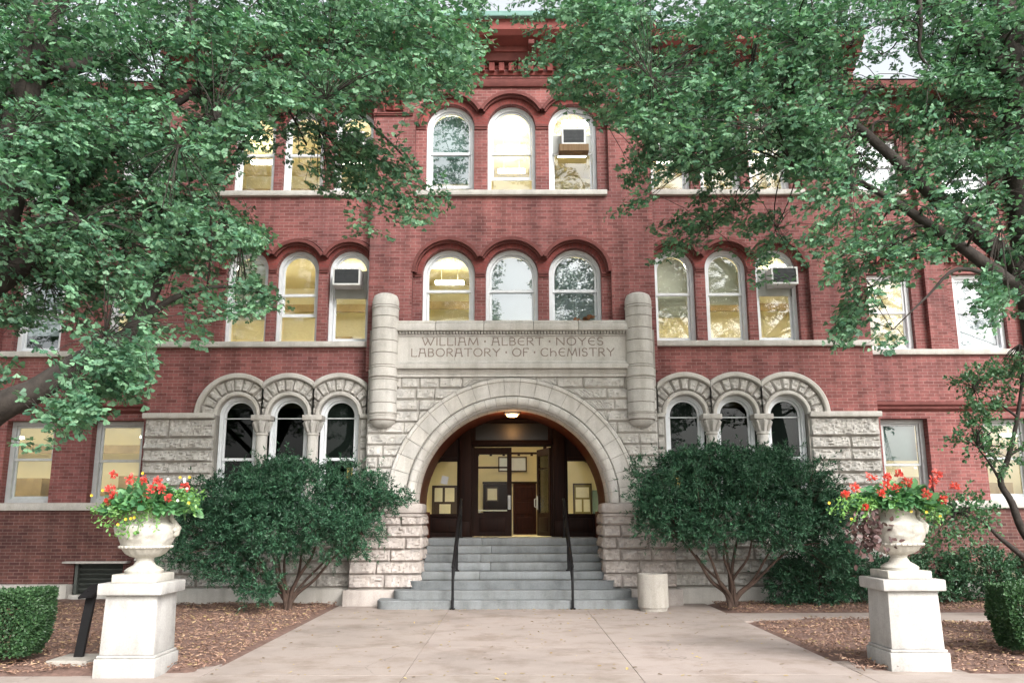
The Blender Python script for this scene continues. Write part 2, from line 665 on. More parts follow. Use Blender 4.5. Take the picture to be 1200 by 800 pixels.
def arch_outline(cx, z0, zs, r, n=20):
    """door-shaped outline: straight jambs to zs, then a half circle"""
    return [(cx - r, z0), (cx + r, z0)] + arc(cx, zs, r, 0, pi, n)


def arcade_outline(cxs, r, z0, zs, n=18):
    """scalloped opening under a row of overlapping arches (cxs ascending)"""
    out = [(cxs[0] - r, z0), (cxs[-1] + r, z0)]
    for i in range(len(cxs) - 1, -1, -1):
        c = cxs[i]
        a0 = 0
        a1 = pi
        if i < len(cxs) - 1:
            a0 = math.acos((cxs[i + 1] - c) / 2 / r)
        if i > 0:
            a1 = pi - math.acos((c - cxs[i - 1]) / 2 / r)
        pts = arc(c, zs, r, a0, a1, n)
        out += pts if i == len(cxs) - 1 else pts[1:]
    return out


def rect(x0, x1, z0, z1):
    return [(x0, z0), (x1, z0), (x1, z1), (x0, z1)]


TILT = .75


def rock_grid(mb, mapf, nu, nv, lu, lv, amp, seed, sink=.012, marg=.028):
    """rock-faced block: mapf(a,b,d) with a,b in 0..1 -> point, lu,lv block size in metres"""
    vs = []
    off = Vector((seed * 7.13 % 91, seed * 3.7 % 57, seed * 1.9 % 33))
    for j in range(nv + 1):
        b = j / nv
        for i in range(nu + 1):
            a = i / nu
            e = min(a * lu, (1 - a) * lu, b * lv, (1 - b) * lv) / marg
            e = max(0, min(1, e))
            e = e * (2 - e)
            q = Vector((a * lu * 5, b * lv * 7, 0)) + off
            nz = noise.noise(q) * .6 + (.5 - abs(noise.noise(q * 2.1))) * .7 + noise.noise(q * 4.3) * .38 + noise.noise(q * 9) * .16 - .1
            tilt = (.5 - b) * TILT
            d = -sink + e * (sink + amp * (.55 + .9 * nz + tilt))
            vs.append(mapf(a, b, max(d, -sink)))
    fs = [(j * (nu + 1) + i, j * (nu + 1) + i + 1, (j + 1) * (nu + 1) + i + 1, (j + 1) * (nu + 1) + i) for j in range(nv) for i in range(nu)]
    mb.add(vs, fs)


def rock_courses(mb, x0, x1, zlist, Yf, amp=.05, wmin=.4, wmax=.95, xin=None, cell=.028, gap=.004, rnd=None):
    """courses of rock-faced ashlar on a wall facing -Y; xin(z) gives a moving inner limit (returned as (side, x))"""
    R = rnd or random.Random(int(x0 * 100) + 3)
    for k in range(len(zlist) - 1):
        z0, z1 = zlist[k] + gap, zlist[k + 1] - gap
        a, b = x0, x1
        cuts = [a]
        if b - a < wmax:
            cuts.append(b)
        else:
            x = a + R.uniform(wmin * .6, wmax)
            while x < b - wmin * .7:
                cuts.append(x)
                x += R.uniform(wmin, wmax)
            cuts.append(b)
        for i in range(len(cuts) - 1):
            u0, u1 = cuts[i] + gap, cuts[i + 1] - gap

            def lim(z):
                a_, b_ = u0, u1
                if xin:
                    lo, hi = xin(z)
                    a_, b_ = max(a_, lo), min(b_, hi)
                return a_, b_
            w = max(lim(z0)[1] - lim(z0)[0], lim(z1)[1] - lim(z1)[0])
            if w < .05:
                continue

            def mp(s, t, d):
                z = z0 + (z1 - z0) * t
                p, q = lim(z)
                if q < p + .004:
                    q = p + .004 if i == 0 or True else q
                return (p + (q - p) * s, Yf - d, z)
            rock_grid(mb, mp, max(4, int(w / cell)), max(4, int((z1 - z0) / cell)), w, z1 - z0, amp, R.uniform(1, 900))


# ================================================================== GROUND
mb = MB()
mb.add([(-300, -300, -.06), (300, -300, -.06), (300, 300, -.06), (-300, 300, -.06)], [(0, 1, 2, 3)])
structure(mb.build('ground', 'ground'))

PL, PR = -3.2, 3.6
mb = MB()
G = .006


def slab(x0, x1, y0, y1, z=0.0, G=.0025):
    mb.bbox(x0 + G, x1 - G, y0 + G, y1 - G, z - .12, z, .004)


ys = [-12, -9, -6, -3.4, -.6, 2.2, 5.0, 7.7, 9.4, 11.35, 13.9, 16.9]
for i in range(len(ys) - 1):
    for x0, x1 in ((PL, -1.12), (-1.12, 1.3), (1.3, PR)):
        slab(x0, x1, ys[i], ys[i + 1])
for i in range(8):                                   # walk along the front of the pedestals
    slab(PL - 1.75 * (i + 1), PL - 1.75 * i, 7.7, 9.4)
    slab(PR + 1.75 * i, PR + 1.75 * (i + 1), 7.7, 9.4)
for i in range(5):                                   # walk to the right along the building
    slab(PR + 2.2 * i, PR + 2.2 * (i + 1), 14.0, 15.15)
# flared corners and pads below the pedestals
for sx, x0 in ((-1, PL), (1, PR)):
    pts = [(x0 + sx * G, 9.4 + G)] + [(x0 + sx * (1.35 - 1.3 * math.sin(t * pi / 2 / 8)), 9.4 + G + .75 * (1 - math.cos(t * pi / 2 / 8))) for t in range(9)]
    n = len(pts)
    mb.add([(p[0], p[1], 0) for p in pts] + [(p[0], p[1], -.1) for p in pts],
           [tuple(range(n)), tuple(range(2 * n - 1, n - 1, -1))] + [(i, (i + 1) % n, n + (i + 1) % n, n + i) for i in range(n)])
mb.bbox(-4.35, -3.2 - 2 * G, 9.4 + G, 10.0, -.1, -.004, .008)
mb.bbox(3.6 + 2 * G, 4.75, 9.4 + G, 10.25, -.1, -.004, .008)
structure(mb.build('path', 'path'))


def bed(x0, x1, y0, y1, name):
    mb = MB()
    nx, ny = int((x1 - x0) / .12), int((y1 - y0) / .12)
    for j in range(ny + 1):
        for i in range(nx + 1):
            x, y = x0 + (x1 - x0) * i / nx, y0 + (y1 - y0) * j / ny
            e = min(1, min(x - x0, x1 - x, y - y0, (y1 - y) + .3) / .35)
            z = -.035 + e * (.055 + .05 * noise.noise(Vector((x * .9, y * .9, 1))) + .03 * noise.noise(Vector((x * 4, y * 4, 5))))
            mb.v.append((x, y, z))
    for j in range(ny):
        for i in range(nx):
            a = j * (nx + 1) + i
            mb.f.append((a, a + 1, a + nx + 2, a + nx + 1))
    return structure(mb.build(name, 'soil', smooth='all'))


bed(-14, PL, 9.4, 17.75, 'mulch_bed')
bed(PR, 14, 9.4, 14.0, 'mulch_bed')
bed(PR, 14, 15.15, 17.75, 'mulch_bed')


def scatter(areas, n, rng):
    out = []
    w = np.array([(a[1] - a[0]) * (a[3] - a[2]) for a in areas])
    for a, k in zip(areas, rng.multinomial(n, w / w.sum())):
        out.append(np.stack([rng.uniform(a[0], a[1], k), rng.uniform(a[2], a[3], k)], 1))
    return np.concatenate(out)


def bed_z(p):
    return np.array([.03 + .05 * noise.noise(Vector((x * .9, y * .9, 1))) + .03 * noise.noise(Vector((x * 4, y * 4, 5))) for x, y in p])


BEDS = [(-9.5, PL - .05, 9.55, 16.8), (PR + .05, 9.8, 9.55, 13.9), (PR + .1, 9.8, 15.2, 16.9)]
p2 = scatter(BEDS, 26000, RNG)
P3 = np.column_stack([p2, bed_z(p2) + RNG.uniform(0, .015, len(p2))])
D = RNG.normal(size=(len(p2), 3)) * [1, 1, .25]
U = RNG.normal(size=(len(p2), 3)) * .35 + [0, 0, 1]
X, Yv, Z = frames(D, U, RNG)
chip = [(-.3, -1, 0), (.3, -.9, 0), (.35, .9, .05), (-.25, 1, 0), (-.3, -1, .18), (.3, -.9, .18), (.35, .9, .23), (-.25, 1, .18)]
chipf = [(4, 5, 6, 7), (0, 1, 5, 4), (1, 2, 6, 5), (2, 3, 7, 6), (3, 0, 4, 7)]
tag(cards('mulch_chips', chip, chipf, P3, X, Yv, Z, RNG.uniform(.012, .03, len(p2)), 'chips'),
    'brown bark mulch chips covering the planting beds', 'mulch', kind='stuff')

LEAF5 = [(0, -.5, 0), (.28, -.1, .05), (.2, .35, .03), (0, .55, -.05), (-.2, .35, .03), (-.28, -.1, .05)]
LEAF5F = [(0, 1, 2, 3), (0, 3, 4, 5)]
p2a = scatter(BEDS, 1500, RNG)
za = bed_z(p2a) + .025
p2b = scatter([(PL, PR, 8.4, 15.7)], 320, RNG)
p2c = np.stack([RNG.uniform(-2.4, 2.4, 90), 15.78 - np.abs(RNG.normal(0, .05, 90))], 1)
P3 = np.concatenate([np.column_stack([p2a, za]), np.column_stack([p2b, np.full(len(p2b), .008)]), np.column_stack([p2c, np.full(len(p2c), .008)])])
D = RNG.normal(size=(len(P3), 3)) * [1, 1, .1]
U = RNG.normal(size=(len(P3), 3)) * .2 + [0, 0, 1]
X, Yv, Z = frames(D, U, RNG)
tag(cards('fallen_leaves', LEAF5, LEAF5F, P3, X, Yv, Z, RNG.uniform(.025, .06, len(P3)), 'fallen'),
    'yellow and brown fallen leaves scattered over mulch and path', 'fallen leaves', kind='stuff')

# ================================================================== BUILDING
B = empty('laboratory_building', (0, 17, 0), 'red brick laboratory building with limestone entrance arch and arched windows', 'building')
YC, YF, YW, YP = 16.70, 17.00, 17.85, 16.60       # centre bay, side bays, wings, portal
HALF = 7.22
CX3 = [-1.28, 0, 1.28]
SXL = [-5.45, -4.41, -3.34]
SXR = [3.34, 4.41, 5.45]
ROOF = 11.45

# ---- brick walls: centre bay
mb = MB()
low = MB()
a3 = arcade_outline(CX3, .72, 8.13, 9.62)
a2 = arcade_outline(CX3, .72, 5.2, 6.42)
mb.plate(rect(-2.85, 2.85, 4.4, ROOF), [a2, a3], YC, YC + .13)
h3 = [arch_outline(c, 8.13, 9.62, .50) for c in CX3]
h2 = [arch_outline(c, 5.2, 6.42, .53) for c in CX3]
mb.plate(rect(-2.85, 2.85, 4.4, ROOF), h2 + h3, YC + .135, YC + .5)
for sx in (-1, 1):                                  # returns
    mb.box(sx * 2.85 - .02, sx * 2.85 + .02, YC + .004, YF + .1, 4.4, ROOF)
# side bays
for cxs in (SXL, SXR):
    sg = -1 if cxs[0] < 0 else 1
    xo, xi = sg * HALF, sg * 2.84
    x0, x1 = min(xo, xi), max(xo, xi)
    b2 = arcade_outline(cxs, .63 if sg else .6, 5.05, 6.60)
    b3 = arcade_outline(cxs, .63, 8.25, 9.74)
    b2 = [(max(min(p[0], x1 - .003), x0 + .003), p[1]) for p in b2]
    g1c = [-5.43, -4.42, -3.42] if sg < 0 else [3.42, 4.42, 5.43]
    fl = [(x0, 3.4)]
    for k_, c in enumerate(g1c):
        fl += ([(c - .42, 3.4)] if k_ == 0 else []) + list(reversed(arc(c, 3.57, .42, 0, pi, 16)))
    fl += [(g1c[-1] + .42, 3.4), (x1, 3.4), (x1, ROOF), (x0, ROOF)]
    mb.plate(fl, [b2, b3], YF, YF + .13)
    # ground floor arches cut the lower strip: handled by the stone arcade in front
    g2 = [arch_outline(c, 5.05, 6.60, .43) for c in cxs]
    g3_ = [arch_outline(c, 8.25, 9.74, .43) for c in cxs]
    mb.plate(rect(x0, x1, 4.5, ROOF), g2 + g3_, YF + .135, YF + .5)
    mb.box(xo - .02, xo + .02, YF + .004, YW + .3, 0, ROOF)
    # wings: upper wall with recessed panels, lower wall set back
    wx0, wx1 = (HALF, 15) if sg > 0 else (-15, -HALF)
    wins1 = [(7.66, 8.64), (9.78, 10.76), (11.9, 12.9)] if sg > 0 else [(-8.72, -7.66), (-10.5, -9.5), (-12.6, -11.6)]
    wins2 = [(7.58, 8.60), (9.5, 10.58), (11.8, 12.8)] if sg > 0 else [(-8.65, -7.72), (-10.6, -9.62), (-12.6, -11.6)]
    pans = [(7.40, 8.86), (9.3, 10.85), (11.5, 13.0)] if sg > 0 else [(-8.88, -7.46), (-10.85, -9.4), (-12.9, -11.4)]
    z3 = [(8.6, 9.85), (8.3, 9.6), (8.3, 9.6)] if sg > 0 else [(8.7, 9.85), (8.4, 9.7), (8.4, 9.7)]
    mb.plate(rect(wx0, wx1, 3.92, 10.75), [rect(a, b, 5.03, 7.1) for a, b in pans] + [rect(a, b, 7.6, 10.15) for a, b in pans], YW, YW + .13)
    mb.plate(rect(wx0, wx1, 3.92, 10.75), [rect(a, b, 5.03, 6.72) for a, b in wins2] + [rect(a, b, q[0], q[1]) for (a, b), q in zip(wins2, z3)], YW + .135, YW + .45)
    holes = [rect(a, b, 1.9, 3.58) for a, b in wins1]
    lou = (-8.83, -7.85) if sg < 0 else (9.3, 10.3)
    holes.append(rect(lou[0], lou[1], .10, .70))
    mb.plate(rect(wx0, wx1, 1.8, 3.72), [h for h in holes if h[0][1] > .2], YW + .06, YW + .40)
    low.plate([(wx0, .3), (lou[0], .3), (lou[0], .70), (lou[1], .70), (lou[1], .3), (wx1, .3), (wx1, 1.8), (wx0, 1.8)], [], YW + .062, YW + .40)
mb.groups('brick_wall', 'brick', B, bay)
low.groups('base_wall', 'brick_low', B, bay)

# ---- brick arch rings with radial joints
def ring_uv(mb, cx, zs, r0, r1, y0, y1, a0=0, a1=pi, n=28):
    vs, fs, uv = [], [], []
    rm = (r0 + r1) / 2
    for i in range(n + 1):
        a = a0 + (a1 - a0) * i / n
        for r, y in ((r0, y0), (r1, y0), (r1, y1), (r0, y1)):
            vs.append((cx + r * math.cos(a), y, zs + r * math.sin(a)))
    for i in range(n):
        q = 4 * i
        ua, ub = (a0 + (a1 - a0) * i / n) * rm, (a0 + (a1 - a0) * (i + 1) / n) * rm
        for e, (va, vb) in enumerate(((0, r1 - r0), (0, .1), (0, r1 - r0), (0, .1))):
            f = (q + e, q + (e + 1) % 4, q + 4 + (e + 1) % 4, q + 4 + e)
            fs.append(f)
            uv.append([(ua, va), (ua, vb), (ub, vb), (ub, va)])
    mb.add(vs, fs, uv)


mb = MB()
mh = MB()
mi = MB()
def arches(cxs, zs, rw, rh, yb, zlo):
    for i, c in enumerate(cxs):
        gapl = (c - cxs[i - 1]) / 2 if i > 0 else 9
        gapr = (cxs[i + 1] - c) / 2 if i < len(cxs) - 1 else 9
        lim = min(gapl, gapr, rh)
        ring_uv(mb, c, zs, rw + .004, min(rh - .075, lim - .004) if False else rw + .17, yb - .012 + .003 * (i % 2), yb + .1)
        # projecting label moulding along the scalloped edge
        a0 = math.acos(gapr / rh) if gapr < rh else 0
        a1 = pi - (math.acos(gapl / rh) if gapl < rh else 0)
        ring_uv(mh, c, zs, rh - .055, rh + .012, yb - .175, yb - .05, a0, a1, 24)
        ring_uv(mh, c, zs, rh - .09, rh - .056, yb - .10, yb - .02, a0, a1, 24)
    # impost band on the piers between the windows
    xs = [cxs[0] - rh + .002] + [v for c in cxs for v in (c - rw - .012, c + rw + .012)] + [cxs[-1] + rh - .002]
    for k in range(0, len(xs), 2):
        mi.box(xs[k], xs[k + 1], yb - .03, yb + .05, zs - .07, zs + .0)
        mi.box(xs[k], xs[k + 1], yb - .05, yb + .05, zs - .025, zs + .025)


arches(CX3, 9.62, .50, .72, YC + .135, 8.13)
arches(CX3, 6.42, .53, .72, YC + .135, 5.2)
for s_ in (SXL, SXR):
    arches(s_, 6.60, .43, .60, YF + .135, 5.05)
    arches(s_, 9.74, .43, .60, YF + .135, 8.25)
mb.groups('brick_arch', 'brick_arch', B, bay_floor)
mh.groups('hood_moulding', 'sandstone_dark', B, bay_floor)
mi.groups('impost_band', 'sandstone_dark', B, lambda c: (round(c[0], 1), round(c[2], 0)))

# ---- stone sills and string courses
mb = MB()
mb.bbox(-1.95, 1.95, YC - .10, YC + .45, 8.02, 8.128, .012)
for sg in (-1, 1):
    x0, x1 = sorted((sg * 2.852, sg * (HALF + .03)))
    mb.bbox(x0, x1, YF - .10, YF + .45, 4.935, 5.048, .012)
    x0, x1 = sorted((sg * 2.852, sg * 6.1))
    mb.bbox(x0, x1, YF - .09, YF + .45, 8.135, 8.248, .012)
    x0, x1 = sorted((sg * (HALF + .03), sg * 15))
    mb.bbox(x0, x1, YW - .08, YW + .45, 4.91, 5.026, .012)
    mb.bbox(x0, x1, YW - .02, YW + .45, 1.745, 1.897, .012)
    if sg < 0:
        mb.bbox(-9.0, -7.7, YW - .12, YW + .2, .702, .742, .008)
for a, b, z in ((7.52, 8.66, 8.6), (9.44, 10.64, 8.3), (-8.72, -7.66, 8.7), (-10.66, -9.56, 8.4)):
    mb.bbox(a, b, YW + .02, YW + .44, z - .11, z - .003, .01)
mb.groups('stone_sill', 'stone_smooth', B, lambda c: (round(c[0], 1), round(c[2], 1)), smooth=30)

# ---- wing corbel band, cornices
mb = MB()
md = MB()
for sg in (-1, 1):
    x0, x1 = sorted((sg * (HALF + .03), sg * 15))
    md.profile_x([(YW - .05, 3.92), (YW - .05, 3.86), (YW + .0, 3.82), (YW + .0, 3.78), (YW + .07, 3.723), (YW + .3, 3.723), (YW + .3, 3.92)], x0, x1)
    # soldier course between
    # dentils at the top of each panel
    for a, b in ([(7.40, 8.86), (9.3, 10.85)] if sg > 0 else [(-8.88, -7.46), (-10.85, -9.4)]):
        for zt in (7.1, 10.15):
            k = int((b - a) / .14)
            for i in range(k):
                x = a + (i + .5) * (b - a) / k
                mb.box(x - .04, x + .04, YW + .02, YW + .133, zt - .16, zt - .003)
# centre and side cornices (swept profile) with dentils
def cornice(x0, x1, Y, zt, ov=.75):
    md.profile_x([(Y - .06, zt - 1.12), (Y - .10, zt - 1.05), (Y - .10, zt - .98), (Y + .2, zt - .98), (Y + .2, zt - 1.12)], x0, x1)
    k = int((x1 - x0) / .2)
    for i in range(k):
        x = x0 + (i + .5) * (x1 - x0) / k
        mb.box(x - .055, x + .055, Y - .14, Y - .003, zt - .80, zt - .62)
    md.profile_x([(Y - .0, zt - .6), (Y - .18, zt - .6), (Y - .22, zt - .52), (Y - .26, zt - .46), (Y + .2, zt - .46)], x0, x1)
    mb.profile_x([(Y + .2, zt - .455), (Y - .3, zt - .455), (Y - .3, zt - .34), (Y - ov + .1, zt - .30), (Y - ov, zt - .22), (Y - ov, zt - .06), (Y - ov - .04, zt), (Y + .2, zt)], x0, x1)
    k = int((x1 - x0) / .8)
    for i in range(k + 1):                          # brackets under the soffit
        x = x0 + .06 + i * (x1 - x0 - .12) / k
        md.bbox(x - .06, x + .06, Y - ov + .16, Y - .304, zt - .45, zt - .345, .01)


cornice(-2.95, 2.95, YC, 11.55)
cornice(-HALF - .1, -2.96, YF, 11.5)
cornice(2.96, HALF + .1, YF, 11.5)
# two thin string mouldings above the arches of the top floor
for x0, x1, Y in ((-2.87, 2.87, YC), (-HALF, -2.88, YF), (2.88, HALF, YF)):
    md.profile_x([(Y - .05, 10.50), (Y - .05, 10.56), (Y - .08, 10.60), (Y + .1, 10.60), (Y + .1, 10.50)], x0, x1)
    mb.profile_x([(Y - .03, 10.70), (Y - .05, 10.75), (Y + .1, 10.75), (Y + .1, 10.70)], x0, x1)
    mb.profile_x([(Y - .03, 10.86), (Y - .05, 10.90), (Y + .1, 10.90), (Y + .1, 10.86)], x0, x1)
# pilaster capital bands and scroll corbels
for sx in (-1, 1):
    xa, xb = sorted((sx * 2.06, sx * 2.87))
    md.box(xa, xb, YC - .045, YC + .05, 9.79, 9.86)
    md.box(xa - .01, xb + .01, YC - .065, YC + .05, 9.82, 9.845)
    cx = sx * 2.46
    for i in range(3):
        w = .16 + .05 * i
        mb.bbox(cx - w, cx + w, YC - .07 - .07 * i, YC + .05, 9.90 + .17 * i, 10.05 + .17 * i, .03)
    for dx in (-.2, 0, .2):
        pts = []
        for t in range(16):
            a = t / 15 * 2.6 * pi
            r = .13 * (1 - t / 18)
            pts.append((cx + dx, YC - .16 - r * math.cos(a), 10.2 + r * math.sin(a) + .06))
        mb.tube(pts, .045, 6)
        mb.tube([(cx + dx, YC - .05, 9.9), (cx + dx * 1.1, YC - .16, 10.08), (cx + dx * 1.2, YC - .22, 10.3)], [.03, .06, .05], 6)
# wing eaves
for sg in (-1, 1):
    x0, x1 = sorted((sg * (HALF + .1), sg * 15))
    md.profile_x([(YW + .2, 10.755), (YW - .1, 10.755), (YW - .6, 10.70), (YW - .62, 10.86), (YW + .2, 10.9)], x0, x1)
    mb.profile_x([(YW - .03, 10.45), (YW - .07, 10.52), (YW - .07, 10.6), (YW + .1, 10.6), (YW + .1, 10.45)], x0, x1)
    k = 44
    for i in range(k):
        x = x0 + (i + .5) * (x1 - x0) / k
        mb.box(x - .045, x + .045, YW - .05, YW + .02, 10.32, 10.44)
mb.groups('terracotta_trim', 'terracotta', B, lambda c: (bay(c), c[2] < 7.9), smooth=30)
md.groups('dark_cornice', 'sandstone_dark', B, lambda c: (bay(c), c[2] < 7.9), smooth=30)

# ---- roof and gutters
mb = MB()
mb.profile_x([(YC - .78, 11.56), (YC + 5, 13.2), (YC + 12, 13.2), (YC + 12, 11.4), (YC + .3, 11.4)], -2.95, 2.95)
for x0, x1 in ((-HALF - .15, -2.955), (2.955, HALF + .15)):
    mb.profile_x([(YF - .75, 11.51), (YF + 5, 13.1), (YF + 12, 13.1), (YF + 12, 11.4), (YF + .3, 11.4)], x0, x1)
for x0, x1 in ((-15, -HALF - .15), (HALF + .15, 15)):
    mb.profile_x([(YW - .6, 10.91), (YW + 5, 12.4), (YW + 11, 12.4), (YW + 11, 10.8), (YW + .3, 10.8)], x0, x1)
mb.groups('roof', 'slate', B, bay)
mb = MB()
for x0, x1, Y, z in ((-2.98, 2.98, YC - .83, 11.56), (-HALF - .18, -2.99, YF - .8, 11.51), (2.99, HALF + .18, YF - .8, 11.51)):
    mb.bbox(x0, x1, Y - .06, Y + .08, z - .02, z + .10, .02)
mb.groups('gutter', 'copper', B, bay)

# ---- limestone ground floor of the side bays
stone = MB()
backing = MB()
smooth_st = MB()
smooth_rings = MB()
for cxs, sg in (([-5.43, -4.42, -3.42], -1), ([3.42, 4.42, 5.43], 1)):
    zs = 3.57
    outline = [(-3.2, 0)]
    xo, xi = sg * HALF, sg * 2.84
    x0, x1 = min(xo, xi), max(xo, xi)
    # backing wall with one triple opening
    op = [(cxs[0] - .40, 1.75), (cxs[-1] + .40, 1.75)]
    for i in (2, 1, 0):
        op += arc(cxs[i], zs, .40, 0, pi, 14)
    zt = 3.62
    top = [(x1, zt)] if sg < 0 else [(x1, zt)]
    R_ = .80
    sc = arcade_outline(cxs, R_, zt, zs)[2:]
    sc = [(max(min(p[0], x1), x0), max(p[1], zt)) for p in sc]
    outl = [(x0, 0), (x1, 0), (x1, zt)] + sc + [(x0, zt)]
    clean = []
    for p in outl:
        if not clean or (abs(p[0] - clean[-1][0]) + abs(p[1] - clean[-1][1])) > .004:
            clean.append(p)
    backing.plate(clean, [op], YF - .045, YF + .35)
    # courses
    zl = [.30 + i * .2358 for i in range(15)]
    zl = [z for z in zl if z < 3.53]
    zl[-1] = 3.50
    zlo = [z for z in zl if z <= 1.72] + [1.72]
    if zlo[-2] > 1.60:
        zlo.pop(-2)
    zup = [1.72] + [z for z in zl if z > 1.83]
    rr = random.Random(21 + sg)
    rock_courses(stone, cxs[0] - .40 if sg > 0 else x0, x1 if sg > 0 else cxs[-1] + .40, zlo, YF - .045, .055, rnd=rr) if False else None
    rock_courses(stone, x0, x1, zlo, YF - .045, .085, .7, 1.3, rnd=rr)
    if sg < 0:
        rock_courses(stone, x0, cxs[0] - .42, zup, YF - .045, .085, .7, 1.3, rnd=rr)
        rock_courses(stone, cxs[-1] + .42, x1, zup, YF - .045, .04, rnd=rr)
    else:
        rock_courses(stone, cxs[-1] + .42, x1, zup, YF - .045, .085, .7, 1.3, rnd=rr)
        rock_courses(stone, x0, cxs[0] - .42, zup, YF - .045, .04, rnd=rr)
    # cap string course, sill, water table
    if sg < 0:
        smooth_st.bbox(x0 - .04, cxs[0] - .42, YF - .16, YF + .2, 3.505, 3.61, .015)
        smooth_st.bbox(cxs[-1] + .42, x1, YF - .12, YF + .2, 3.505, 3.59, .015)
    else:
        smooth_st.bbox(cxs[-1] + .42, x1 + .04, YF - .16, YF + .2, 3.505, 3.61, .015)
        smooth_st.bbox(x0, cxs[0] - .42, YF - .12, YF + .2, 3.505, 3.59, .015)
    smooth_st.bbox(cxs[0] - .45, cxs[-1] + .45, YF - .12, YF + .3, 1.63, 1.745, .012)
    smooth_st.bbox(x0 - .05, x1 + .05, YF - .20, YF + .2, -.1, .285, .025)
    # voussoirs: rock-faced wedge blocks + smooth hood + inner bead
    for i, c in enumerate(cxs):
        lo = (c + cxs[i - 1]) / 2 + .006 if i > 0 else -99
        hi = (c + cxs[i + 1]) / 2 - .006 if i < 2 else 99
        if sg < 0 and i == 2:
            hi = -2.87
        if sg > 0 and i == 0:
            lo = 2.87
        nb = 11
        for b in range(nb):
            a0, a1 = pi * b / nb + .012, pi * (b + 1) / nb - .012
            mid = c + .6 * math.cos((a0 + a1) / 2)

            def mp(s, t, d, a0=a0, a1=a1, c=c, lo=lo, hi=hi):
                a = a1 + (a0 - a1) * s
                r = .475 + (.725 - .475) * t
                x = c + r * math.cos(a)
                return (min(max(x, lo), hi), YF - .06 - d, zs + r * math.sin(a))
            rock_grid(stone, mp, 6, 8, .16, .25, .06, random.uniform(1, 900), marg=.03)
        def clampring(r0, r1, y0, y1, n=36):
            vs, fs = [], []
            for k in range(n + 1):
                a = pi * k / n
                for r, y in ((r0, y0 + .02), (r0 + .02, y0), (r1 - .02, y0), (r1, y0 + .02), (r1, y1), (r0, y1)):
                    x = min(max(c + r * math.cos(a), lo), hi)
                    vs.append((x, y, zs + r * math.sin(a)))
            for k in range(n):
                for e in range(6):
                    fs.append((6 * k + e, 6 * k + (e + 1) % 6, 6 * k + 6 + (e + 1) % 6, 6 * k + 6 + e))
            smooth_rings.add(vs, fs)
        clampring(.73, .83, YF - .15, YF)
        clampring(.385, .465, YF - .10, YF + .25)
# columns between the ground-floor windows, each its own part
backing.groups('stone_backing', 'mortar', B, side)
stone.groups('rock_faced_stone', 'stone', B, side, smooth=16)
smooth_st.groups('stone_string_course', 'stone_smooth', B, lambda c: (round(c[0], 1), round(c[2], 1)), smooth=30)
smooth_rings.groups('arch_moulding', 'stone_smooth', B, side, smooth=35)
for x in (-4.925, -3.92, 3.92, 4.925):
    mb = MB()
    y = YF - .02
    mb.lathe([(.17, 1.745), (.17, 1.83), (.145, 1.86), (.16, 1.90), (.125, 1.95), (.115, 2.4), (.108, 3.16), (.125, 3.18), (.125, 3.21), (.108, 3.22)], x, y, 20)
    c_ = mb.build('column', 'stone_smooth', B, smooth=40)
    mb = MB()
    mb.lathe([(.11, 3.22), (.12, 3.30), (.15, 3.38), (.165, 3.46)], x, y, 24, lambda a, z: 1 + .10 * math.cos(8 * a) * (z - 3.2) / .25)
    mb.bbox(x - .19, x + .19, y - .17, y + .2, 3.46, 3.565, .012)
    for k in range(8):
        a = k * pi / 4
        ca, sa = math.cos(a), math.sin(a)
        mb.tube([(x + .11 * ca, y + .11 * sa, 3.24), (x + .15 * ca, y + .15 * sa, 3.34), (x + .185 * ca, y + .185 * sa, 3.42), (x + .17 * ca, y + .17 * sa, 3.45)], [.03, .035, .028, .012], 5)
    mb.build('capital', 'stone', c_, smooth=50)

# wing water table (plinth)
mb = MB()
mb.bbox(-15, -8.84, YW - .16, YW + .3, -.1, .298, .02)
mb.bbox(-7.84, -HALF - .06, YW - .16, YW + .3, -.1, .298, .02)
mb.bbox(-8.838, -7.842, YW - .06, YW + .3, -.1, .095, .012)
mb.bbox(HALF + .06, 15, YW - .16, YW + .3, -.1, .298, .02)
mb.groups('plinth', 'stone_smooth', B, lambda c: round(c[0], 1), smooth=30)
# louvred basement opening
mb = MB()
mb.box(-8.828, -7.852, YW + .24, YW + .28, .1, .70)
for i in range(6):
    z = .14 + i * .095
    mb.rbox((-8.30, YW + .14, z + .03), (.86, .11, .016), Matrix.Rotation(math.radians(-40), 3, 'X'))
mb.bbox(-8.80, -8.74, YW + .04, YW + .2, .10, .70, .006)
mb.build('basement_louvre', 'louvre', B)
lv = MB()
lv.box(-8.83, -7.85, YW + .29, YW + .33, .1, .7)
lv.build('louvre_backing', 'wall_dim', B)

# ---- portal
core = MB()
rad, zc = 1.83, 1.85
ol = [(-3.05, 0), (-1.74, 0), (-1.74, 1.70), (-rad, 1.70), (-rad, zc)]
ol += list(reversed(arc(0, zc, rad, 0, pi, 44)))[1:]
ol += [(rad, 1.70), (1.74, 1.70), (1.74, 0), (3.05, 0), (3.05, 1.55), (2.80, 1.62), (2.80, 5.2), (-2.80, 5.2), (-2.80, 1.62), (-3.05, 1.55)]
core.plate(ol, [], YP + .01, YF + .3)
core.build('portal_backing', 'mortar', B)
st = MB()
RO = 2.39
zl = [1.85 + i * .2192 for i in range(12)]       # to 4.26
rr = random.Random(5)
for sg in (-1, 1):
    for k in range(len(zl) - 1):
        z0, z1 = zl[k], zl[k + 1]

        def xin(z):
            dz = z - zc
            x = math.sqrt(max(RO * RO - dz * dz, 0)) if dz < RO else 0
            return (x, 99) if sg > 0 else (-99, -x)
        e = 2.80
        if sg > 0:
            rock_courses(st, 0, e, [z0, z1], YP, .05, .35, .95, xin, rnd=rr)
        else:
            rock_courses(st, -e, 0, [z0, z1], YP, .05, .35, .95, xin, rnd=rr)
